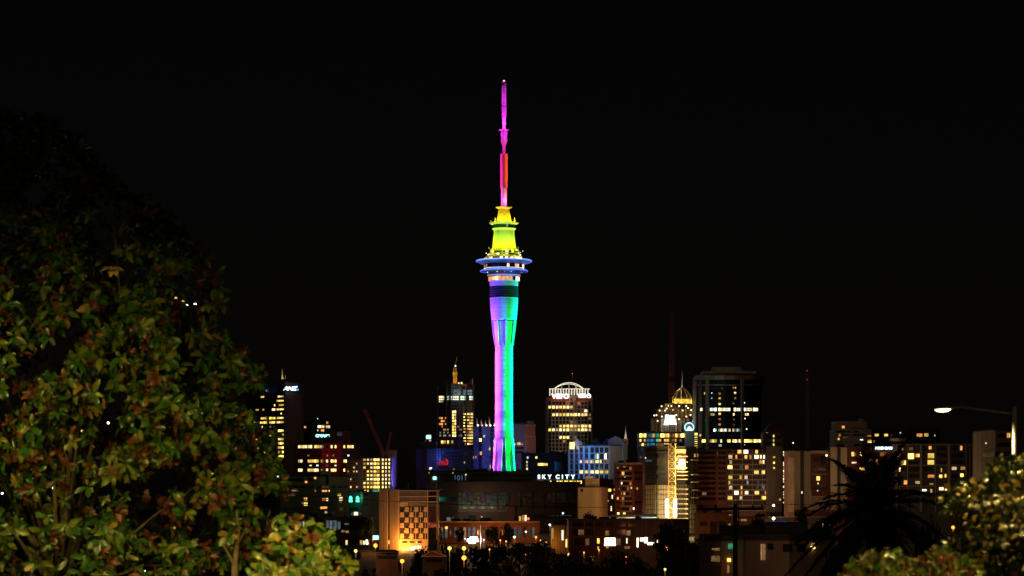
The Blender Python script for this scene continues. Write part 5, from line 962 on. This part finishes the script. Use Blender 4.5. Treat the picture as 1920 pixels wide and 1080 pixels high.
# near street lamp on the right with a long outreach arm
def big_lamp(hx, hy, Y, px, label):
    P = W(hx, hy, Y); X1 = W(px, 0, Y).x; gb = gz(X1, Y); t = thing("street_lamp", label, "street lamp", (X1, Y, gb), "near street lamps"); s = Y / F
    L = P - t.location; q = MB(); ht = L.z + 5 * s
    q.tube((0, 0, -.3), (0, 0, ht), .06 * Y / 45, .045 * Y / 45, 14); q.obj("pole", mat("lamp_pole_galvanised", (.4, .37, .3), .55, metal=.3), t)
    q = MB(); q.tube((0, 0, ht - .12), (L.x + 30 * s, 0, L.z + 5.2 * s), .02, n=10); q.obj("arm", mat("lamp_arm_grey", (.3, .28, .24), .55), t)
    q = MB(); q.v = []; n = 18; st = [(30, 5.0, .9, 1.1), (26, 4.0, 2.6, 2.0), (8, 3.4, 5.2, 2.6), (-12, 2.2, 5.0, 2.4), (-19, 1.2, 1.5, 1.1)]
    for dx, dz_, ry, rz_ in st:
        for i in range(n):
            a = 2 * math.pi * i / n; q.v.append((L.x + dx * s, ry * s * math.cos(a), L.z + dz_ * s + rz_ * s * math.sin(a)))
    for j in range(len(st) - 1):
        for i in range(n): q.f.append((j * n + i, j * n + (i + 1) % n, (j + 1) * n + (i + 1) % n, (j + 1) * n + i)); q.m.append(0)
    q.f.append(tuple(range(n))); q.m.append(0); q.f.append(tuple(reversed(range(4 * n, 5 * n)))); q.m.append(0); q.smooth = True; q.obj("lamp_housing", mat("lamp_housing_grey", (.4, .38, .34), .4), t)
    q = MB(); q.smooth = True
    for k_, (r, z) in enumerate(((1, 2.0), (.98, -.5), (.84, -3.2), (.5, -5.4), (.05, -6.4))):
        for i in range(n):
            a = 2 * math.pi * i / n; q.v.append((L.x + (-2 + 15.5 * r * math.cos(a)) * s, 5.5 * r * s * math.sin(a), L.z + (z * .8 + .05 * 15 * r * math.cos(a)) * s))
    for j in range(4):
        for i in range(n): q.f.append((j * n + i, (j + 1) * n + i, (j + 1) * n + (i + 1) % n, j * n + (i + 1) % n)); q.m.append(0)
    q.obj("lamp_glass", glow("lamp_glass_near", (1, .74, .36), 4.5), t)
    return t, P
t, P = big_lamp(1770, 768, 45, 1903, "near street lamp with a long thin arm shining above the right apartments")
spot(P + Vector((0, 0, -.12)), P + Vector((0, 0, -5)), (1, .75, .35), 1400, 165, t, .3, .1, 'lamp_or_wash_light')
plight(W(1878, 800, 42), (1, .72, .2), 7, t, .05)  # extra light added only to light up the pole

# ---------------------------------------------------------------- utility pole
wood = mat("pole_wood", (.03, .022, .018), .9)
t = thing("utility_pole", "dark wooden utility pole standing in front of the showroom", "utility pole", (W(1378.5, 0, 150).x, 150, gz(0, 150))); q = MB(); z = W(0, 945, 150).z - t.location.z; q.tube((0, 0, -.4), (0, 0, z), .16, .12, 10); q.obj("pole", wood, t)
q = MB(); q.box(-2.1, 1.6, -.06, .06, z - .35, z - .2); q.obj("crossarm", wood, t); q = MB(); [q.lathe([(.05, z - .2), (.07, z - .12), (.03, z - .02)], 8, x, 0) for x in (-1.9, -1.1, 1.0, 1.5)]; q.obj("insulators", dark, t)
z0 = t.location.z + z - .05
t2 = thing("overhead_wire", "thin dark overhead wire sagging across the lower skyline", "wire", (t.location.x, 150, z0)); q = MB(); pa = Vector((0, 0, 0)); 
for i in range(14):
    u0, u1 = i / 14, (i + 1) / 14; f = lambda u: Vector((-30 * u, -40 * u, 1.1 * u - 2.2 * u * (1 - u) + .0)); q.tube(f(u0), f(u1), .012, n=5)
for i in range(14):
    u0, u1 = i / 14, (i + 1) / 14; f = lambda u: Vector((32 * u, -30 * u, 2.1 * u - 2.2 * u * (1 - u))); q.tube(f(u0), f(u1), .012, n=5)
q.obj("wire", dark, t2)

# ---------------------------------------------------------------- foliage
def leafmat(name, col, rough=.38, tr=.25):
    m = bpy.data.materials.new(name); m.use_nodes = True; n = m.node_tree; b = n.nodes["Principled BSDF"]; out = n.nodes["Material Output"]
    b.inputs["Roughness"].default_value = rough; b.inputs["Specular IOR Level"].default_value = .4
    tc = n.nodes.new("ShaderNodeTexCoord"); nz = n.nodes.new("ShaderNodeTexNoise"); nz.inputs["Scale"].default_value = 9; n.links.new(tc.outputs["Object"], nz.inputs["Vector"])
    r = n.nodes.new("ShaderNodeValToRGB"); e = r.color_ramp.elements; e[0].position = .3; e[1].position = .72
    e[0].color = tuple(c * .55 for c in col) + (1,); e[1].color = tuple(c * 1.5 for c in col) + (1,)
    n.links.new(nz.outputs["Fac"], r.inputs[0]); n.links.new(r.outputs[0], b.inputs["Base Color"])
    tb = n.nodes.new("ShaderNodeBsdfTranslucent"); n.links.new(r.outputs[0], tb.inputs[0]); mx = n.nodes.new("ShaderNodeMixShader"); mx.inputs[0].default_value = tr
    n.links.new(b.outputs[0], mx.inputs[1]); n.links.new(tb.outputs[0], mx.inputs[2]); n.links.new(mx.outputs[0], out.inputs[0]); return m
L_G = leafmat("leaf_green", (.034, .095, .014), .26); L_Y = leafmat("leaf_yellow_green", (.11, .14, .018), .3); L_R = leafmat("leaf_russet", (.115, .034, .012)); L_O = leafmat("leaf_old_yellow", (.24, .16, .02)); L_D = leafmat("leaf_dark", (.012, .018, .008), .6, .1)
LM = [L_G, L_Y, L_R, L_O]
def leaf(mb, base, d, up, ln, wd, mi, curl=.25):
    d = d.normalized(); s = d.cross(up)
    if s.length < 1e-3: s = d.orthogonal()
    s.normalize(); n = s.cross(d).normalized(); b0 = len(mb.v)
    for u, wv, dp in ((0, .06, 0), (.3, .8, .03), (.62, 1, .0), (.86, .62, -.1), (1, .02, -.2)):
        c = base + d * (ln * u) + n * (ln * (dp * curl * 2)); hw = wd * .5 * wv; f = n * (hw * .32)
        mb.v += [tuple(c - s * hw + f), tuple(c), tuple(c + s * hw + f)]
    for k in range(4):
        a = b0 + 3 * k; mb.f += [(a, a + 1, a + 4, a + 3), (a + 1, a + 2, a + 5, a + 4)]; mb.m += [mi, mi]
def inside(poly, x, y):
    c = False; j = len(poly) - 1
    for i in range(len(poly)):
        (xi, yi), (xj, yj) = poly[i], poly[j]
        if (yi > y) != (yj > y) and x < (xj - xi) * (y - yi) / (yj - yi) + xi: c = not c
        j = i
    return c
def edge_d(poly, x, y):
    m = 1e9
    for i in range(len(poly)):
        (ax, ay), (bx, by) = poly[i - 1], poly[i]; dx, dy = bx - ax, by - ay; t = max(0, min(1, ((x - ax) * dx + (y - ay) * dy) / (dx * dx + dy * dy + 1e-9)))
        m = min(m, math.hypot(x - ax - t * dx, y - ay - t * dy))
    return m
from mathutils import noise as mnoise
def crown(parent, poly, Y, deep, n, ln, per, pal, hole=.0, fs=110., name="crown", ratio=.45, bias=0, mats=None):
    """leaf whorls at twig tips through the volume of a crown whose outline is known"""
    mb = MB(); xs = [p[0] for p in poly]; ys_ = [p[1] for p in poly]; k = 0; o = parent.location; tries = 0
    cx, cy = (min(xs) + max(xs)) / 2, (min(ys_) + max(ys_)) / 2; tips = []
    while k < n and tries < n * 40:
        tries += 1; x = random.uniform(min(xs), max(xs)); y = random.uniform(min(ys_), max(ys_))
        if not inside(poly, x, y): continue
        ed = edge_d(poly, x, y); th = deep * math.sqrt(min(1, (ed + 8) / 170))
        u = random.uniform(-1, 1); u = math.copysign(abs(u) ** .55, u - .15); Yp = Y + th * u
        if mnoise.noise(Vector((x / fs, y / fs, u * 1.3 + Y))) < (hole(x, y) if callable(hole) else hole) and random.random() < .93: continue
        if mnoise.noise(Vector((x / 38., y / 38., u * 3 + 5))) < -.28: continue
        p = W(x, y, Yp) - o; k += 1
        ax = Vector(((x - cx) / 300, -.75 + .4 * u + (.9 if u > .3 else 0), .55 + (cy - y) / 700)) + Vector((random.gauss(0, .5), random.gauss(0, .5), random.gauss(0, .4)))
        ax.normalize(); tips.append((p, ax)); young = random.random() < pal[2]; a0 = random.uniform(0, 6.28); e1 = ax.orthogonal().normalized(); e2 = ax.cross(e1)
        m = random.randint(per - 2, per + 2)
        for i in range(m):
            a = a0 + i * 2.4 + random.uniform(-.3, .3); lift = random.uniform(.05, .75) if not young else random.uniform(.5, 1.3)
            d = e1 * math.cos(a) + e2 * math.sin(a) + ax * lift; d.z -= random.uniform(0, .9) * (0 if young else 1)
            l = ln * random.uniform(.45, 1.25) * (.72 if young else 1); r = random.random()
            mi = 2 if young and r < .85 else (3 if r < pal[3] else (1 if r < pal[3] + pal[1] else 0))
            leaf(mb, p + d.normalized() * ln * .08, d, ax, l, l * ratio * random.uniform(.85, 1.15), mi, random.uniform(.1, .6))
    mb.smooth = True; mb.obj(name, mats or LM, parent); return tips
bark = mat("bark_grey_brown", (.16, .12, .07), .9, .35, 6)
def limbs(parent, root, tips, n, r0, fork, name="trunk"):
    tr = MB(); o = parent.location; fork = Vector(fork) - o; root = Vector(root) - o; k = 6; prev = root; pr = r0
    for i in range(1, k + 1):
        q = root.lerp(fork, i / k) + Vector((random.gauss(0, r0 * .4), random.gauss(0, r0 * .4), 0)); tr.tube(prev, q, pr, pr * .95, 10); prev = q; pr *= .95
    tr.obj(name, bark, parent)
    for p, ax in random.sample(tips, min(n, len(tips))):
        br = MB(); a = prev.copy(); r = pr * .5; mid = a.lerp(p, .5) + Vector((random.gauss(0, .05), random.gauss(0, .05), random.uniform(0, .1))) * (p - a).length; pts = [a, a.lerp(mid, .5), mid, mid.lerp(p, .5), p]
        for q0, q1 in zip(pts, pts[1:]): br.tube(q0, q1, r, r * .62, 6); r *= .62
        br.obj("branch", bark, parent)
# the big dark tree on the left
poly = [(-420, 60), (-200, 110), (0, 208), (90, 222), (168, 285), (205, 335), (300, 385), (372, 452), (412, 512), (418, 565), (396, 600), (428, 650), (484, 680), (492, 735), (506, 800), (524, 870), (535, 935), (520, 1000), (500, 1100), (450, 1240), (-420, 1240)]
t = thing("magnolia_tree", "big dark broadleaf tree with russet young leaves filling the left side", "tree", (W(60, 0, 25).x, 25, gz(0, 25)))
tips = crown(t, poly, 25, 1.9, 6600, .112, 6, (0, .4, .36, .04), lambda x, y: -.07 if y < 860 else .05, 80., ratio=.42)
limbs(t, (W(60, 0, 25).x, 25, t.location.z - .2), tips, 34, .07, W(110, 1120, 26))
fl = MB(); pet = leafmat("petal_cream_yellow", (.5, .38, .1), .5, .3); c0 = W(211, 509, 23.0) - t.location
for dx, dy, dz_, l in ((-1, -.35, .3, .1), (1, -.3, .22, .105), (-.1, -.9, -.35, .075), (.55, -.1, .55, .07), (-.5, .1, .6, .07), (.5, -.7, -.2, .08)): leaf(fl, c0, Vector((dx, dy, dz_)), Vector((0, -.4, 1)), l, l * .8, 0, 1.1)
fl.smooth = True; fl.obj("flower", pet, t)
t = thing("sapling", "thin pale forked sapling trunk under the dark tree", "sapling", (W(440, 0, 23.5).x, 23.5, gz(0, 23.5)))
q = MB(); f0 = W(440, 1060, 23.5) - t.location; q.tube((0, 0, -.1), f0, .035, .03, 8); q.tube(f0, W(447, 1000, 23.5) - t.location, .026, .018, 8); q.tube(f0, W(418, 1020, 23.4) - t.location, .018, .008, 7); q.tube(W(445, 1022, 23.5) - t.location, W(462, 990, 23.3) - t.location, .014, .005, 7); q.tube(W(447, 1000, 23.5) - t.location, W(444, 955, 23.5) - t.location, .016, .005, 7); q.obj("trunk", mat("bark_pale", (.14, .1, .06), .8, .3, 8), t)
crown(t, [(405, 940), (450, 920), (490, 945), (480, 1000), (420, 1005)], 23.5, .3, 14, .12, 5, (0, .5, .1, .1), -2, name="crown")
# bright shrub tip
poly = [(518, 962), (545, 958), (568, 985), (600, 990), (625, 1002), (632, 1025), (655, 1050), (660, 1075), (640, 1100), (600, 1130), (430, 1150), (470, 1080), (500, 1030)]
t = thing("shrub", "brightly lit yellow green shrub with orange young leaves at lower left", "shrub", (W(540, 0, 20).x, 20, gz(0, 20)))
tips = crown(t, poly, 20, .34, 190, .085, 7, (0, .6, .3, .08), -.3, 80., ratio=.5); limbs(t, (t.location.x, 20, t.location.z), tips, 16, .03, W(545, 1120, 20))
# tree at the right edge, and the hedge like bush in front of it
poly = [(1915, 850), (1885, 856), (1866, 866), (1850, 890), (1850, 905), (1800, 905), (1765, 935), (1770, 965), (1795, 985), (1775, 1010), (1785, 1045), (1820, 1060), (1850, 1120), (2150, 1150), (2200, 900), (2050, 830)]
t = thing("citrus_tree", "small leaved tree with yellow glints painted as leaf colour at the right edge", "tree", (W(1960, 0, 15).x, 15, gz(0, 15)))
tips = crown(t, poly, 15, .85, 2000, .045, 6, (0, .13, .05, .05), -.08, 60., ratio=.5, mats=[leafmat('citrus_leaf_dark', (.014, .024, .006), .3), leafmat('citrus_leaf_glint', (.3, .23, .05), .22), L_R, L_O]); limbs(t, (t.location.x, 15, t.location.z), tips, 40, .06, W(1950, 1000, 15.2))  # scattered yellow leaves put lamp glints into the colour of a dark crown
poly = [(1570, 1090), (1585, 1068), (1622, 1050), (1642, 1036), (1664, 1031), (1690, 1046), (1712, 1056), (1735, 1040), (1768, 1026), (1795, 1040), (1828, 1062), (1850, 1100), (1840, 1160), (1560, 1160)]
t = thing("bush", "rounded garden bush with red tips and green leaves at the bottom right", "bush", (W(1700, 0, 14).x, 14, gz(0, 14)))
tips = crown(t, poly, 14, .35, 700, .046, 8, (0, .5, .42, .05), -.6, 60., ratio=.42); limbs(t, (t.location.x, 14, t.location.z), tips, 16, .02, W(1700, 1120, 14))
# unseen lamps: the left tree's is inferred, the rest are added to brighten foliage
def arealamp(loc, col, e, size, aim=None, spr=180):
    l = bpy.data.lights.new("unseen_foliage_light", 'AREA'); l.shape = 'DISK'; l.size = size; l.energy = e; l.color = col; l.spread = R(spr); o = bpy.data.objects.new("unseen_foliage_light", l); C.objects.link(o); o.location = loc
    if aim is not None: o.rotation_euler = (Vector(aim) - Vector(loc)).to_track_quat('-Z', 'Y').to_euler()
    return o
arealamp((-5, 10, 42.0), (1, .74, .19), 950, .35, (-5.55, 10.1, 40))  # weak frontal fill on the left tree
arealamp((-5.0, 20, 42.0), (1, .74, .19), 150, .3, (-4.96, 20.2, 41))
arealamp((.2, 13, 43.0), (1, .74, .2), 62, .3, (-1.5, 20, 39.7), 44)  # added narrow lamp on the shrub
arealamp((3.3, 11.2, 41.6), (1, .64, .17), 9, .2, (2.05, 14.0, 39.55), 70)  # added lamp on the bush
arealamp((2.75, 15.5, 43.3), (1, .72, .2), 110, .1, (2.75, 15.3, 39.6), 100)  # added overhead lamp for leaf glints on the right tree
0 and arealamp((6.2, 8, 42.2), (1, .75, .22), 26, .35, (4.4, 14, 36))

# ---------------------------------------------------------------- phoenix palm
t = thing("palm_tree", "huge black silhouetted palm with arching feather fronds", "palm tree", (W(1640, 0, 130).x, 130, gz(0, 130))); o = t.location; hub = W(1640, 958, 130) - o
pm = MB(); prev = Vector((0, 0, -.3))
for i in range(1, 13):
    q_ = Vector((0, 0, hub.z * i / 12)); pm.tube(prev, q_, .42 + .06 * (i % 2), .40, 12); prev = q_
pm.obj("trunk", wood, t)
fm = leafmat("palm_frond_dark", (.012, .016, .008), .7, .05)
for i in range(62):
    az = i * 2.39996; el = R(random.choice((70, 55, 40, 25, 8, -12, -32, -50))) + random.uniform(-.12, .12); Lf = random.uniform(3.3, 4.7); mb = MB(); P0 = hub.copy(); pts = []
    d0 = Vector((math.cos(az) * math.cos(el), math.sin(az) * math.cos(el), math.sin(el)))
    for k in range(13): u = k / 12; pts.append(hub + d0 * (Lf * u) - Vector((0, 0, 1.5 * u * u * (.4 + max(0, math.cos(el))))))
    for a, c in zip(pts, pts[1:]): mb.tube(a, c, .03, .025, 5)
    side = Vector((-math.sin(az), math.cos(az), 0))
    for k in range(2, 13):
        for h in range(5):
            u = (k - h / 5) / 12; pa = pts[k - 1].lerp(pts[k], 1 - h / 5); dd = (pts[k] - pts[k - 1]).normalized()
            for sg in (-1, 1): leaf(mb, pa, dd * .75 + side * sg * .9 + Vector((0, 0, .25 - .5 * random.random())), Vector((0, 0, 1)), .85 * math.sin(math.pi * min(.93, u + .12)) + .15, .075, 0)
    mb.obj("frond", fm, t)
# ---------------------------------------------------------------- trees of the valley
def blob_tree(seed, nl=11, per=150, sz=.062):
    rnd = random.Random(seed); mb = MB(); L = []
    for i in range(nl):
        a = rnd.uniform(0, 6.28); r = rnd.uniform(.05, .34); L.append((r * math.cos(a), r * math.sin(a), rnd.uniform(.42, .86) - r * .35, rnd.uniform(.12, .22)))
    for x, y, z, r in L:
        for j in range(per):
            v = Vector((rnd.gauss(0, 1), rnd.gauss(0, 1), rnd.gauss(0, 1))).normalized(); p = Vector((x, y, z)) + v * r * rnd.uniform(.55, 1.08); d = (v + Vector((rnd.gauss(0, .7), rnd.gauss(0, .7), rnd.gauss(0, .7)))).normalized(); s = d.orthogonal().normalized(); n = d.cross(s); k = sz * rnd.uniform(.5, 1.2); b0 = len(mb.v)
            mb.v += [tuple(p - s * k * .5), tuple(p + n * k * .6), tuple(p + s * k * .5), tuple(p - n * k * .6)]; mb.f.append((b0, b0 + 1, b0 + 2, b0 + 3)); mb.m.append(0)
    cm = mb.mesh("crown", fol); tr = MB(); prev = Vector((0, 0, 0)); 
    for i in range(1, 5): q_ = Vector((rnd.gauss(0, .008), rnd.gauss(0, .008), .11 * i)); tr.tube(prev, q_, .032 - .004 * i, .03 - .004 * i, 8); prev = q_
    for x, y, z, r in L[:7]: tr.tube(prev - Vector((0, 0, .08)), (x, y, z), .014, .004, 6)
    return cm, tr.mesh("trunk", wood)
fol = leafmat("valley_foliage", (.022, .03, .012), .8, .1)
TV = [blob_tree(s) for s in (1, 2, 3, 4, 5)]
def far_tree(px, ptop, wpx, Y, label, group=None, v=None, name="tree"):
    p = W(px, ptop, Y); gb = gz(p.x, Y); t = thing(name, label, "tree", (p.x, Y, gb - .3), group); wd = wpx * Y / F; h = max(2.5, p.z - gb); cm, tm = TV[random.randrange(5) if v is None else v]
    for nm, me in (("crown", cm), ("trunk", tm)):
        o = bpy.data.objects.new(nm, me); C.objects.link(o); o.parent = t; o.scale = (wd * 1.05, wd * 1.05, h); o.rotation_euler = (0, 0, random.uniform(0, 6.28))
    return t
far_tree(1254, 967, 82, 1090, "big round black tree in front of the wrapped scaffold building", v=0); far_tree(1272, 985, 50, 1088, "black tree spilling over the edge of the lit scaffold mesh", v=3)
far_tree(800, 1004, 70, 960, "left half of the mound of dark trees below the pattern facade"); far_tree(845, 1003, 70, 955, "right half of the mound of dark trees below the pattern facade")
far_tree(925, 976, 36, 1390, "upright dark street tree in front of the arcade"); far_tree(953, 978, 34, 1392, "rounded green street tree right of the upright dark one")
far_tree(823, 986, 22, 1440, "small green lit street tree beside the pale globe lamp"); far_tree(864, 985, 26, 1442, "small brown street tree before the arcade arches")
far_tree(630, 1000, 40, 900, "small black tree right of the bright shrub"); far_tree(692, 965, 34, 1400, "dark tree against the black cinema block")
far_tree(1108, 952, 44, 1290, "faint bare crowned tree in front of the tan blank wall")
far_tree(1418, 955, 60, 1060, "dark tree left of the showroom windows")
far_tree(1500, 948, 50, 1040, "dark tree above the showroom roof"); far_tree(1540, 952, 60, 1030, "dark tree between the showroom and the palm")
i = 0
for px, pt, wp, Y in ((700, 1060, 90, 620), (770, 1058, 100, 640), (840, 1056, 80, 650), (900, 1040, 80, 760), (950, 1022, 90, 850), (1000, 1030, 80, 820), (1040, 1024, 90, 840), (1090, 1040, 90, 780), (1150, 1034, 90, 800), (1200, 1038, 80, 780), (1262, 1030, 80, 820), (1300, 1012, 70, 840), (1130, 1062, 110, 600), (1210, 1072, 110, 560), (990, 1060, 120, 600), (900, 1068, 110, 580), (1060, 1058, 100, 610), (620, 1050, 90, 640), (1290, 1050, 100, 560), (1330, 1060, 50, 240), (1400, 1068, 70, 220), (1500, 1050, 90, 210), (1560, 1040, 90, 200), (1470, 1062, 80, 205), (1700, 1000, 120, 180), (1780, 1010, 110, 190), (1640, 1010, 130, 170), (1575, 990, 90, 190), (1740, 955, 80, 260), (1830, 960, 90, 260)):
    far_tree(px, pt, wp, Y, "dark leafy tree in the unlit valley below the city", "dark valley trees")
for px, pt, wp, Y in ((560, 1020, 60, 1180), (600, 1026, 60, 1180), (655, 1022, 50, 1200), (735, 1034, 50, 1150), (905, 1014, 60, 1240), (935, 1016, 50, 1230), (975, 1012, 60, 1220), (1012, 1010, 60, 1230), (1030, 1020, 60, 1200), (860, 1024, 50, 1180), (1090, 1030, 60, 1150), (1160, 1026, 70, 1140), (1305, 1004, 60, 1080), (1330, 1004, 60, 1075)):
    far_tree(px, pt, wp, Y, "dark leafy tree in the unlit valley below the city", "dark valley trees")
for px, pt, wp, Y in ((60, 1000, 160, 500), (200, 990, 160, 520), (350, 1010, 160, 480), (470, 1020, 140, 500)):
    far_tree(px, pt, wp, Y, "dark valley tree mostly hidden behind the magnolia", "dark trees behind the magnolia")

# ---------------------------------------------------------------- pieces of parts hang under their part
PAIRS = {"letter": "sign_rail", "dome_rib": "dome", "lettering": "sign", "insulators": "crossarm", "canopy_rib": "upper_canopy", "crown_strut": "crown_ring", "beacon": "antenna", "sign_ring": "sign_tower", "emblem": "sign_tower", "cornice": "dome_drum", "light_ring": "upper_canopy", "bargeboard": "gable_roof"}
base = lambda o: o.name.split(".")[0]
for th in [o for o in C.objects if o.parent is None and len(o.children)]:
    kids = list(th.children)
    for c in kids:
        pn = PAIRS.get(base(c))
        if base(c) == "lamp_glass": pn = "lamp_housing"
        par = next((k for k in kids if base(k) == pn), None)
        if par and par is not c: c.parent = par; c.matrix_parent_inverse = par.matrix_basis.inverted()
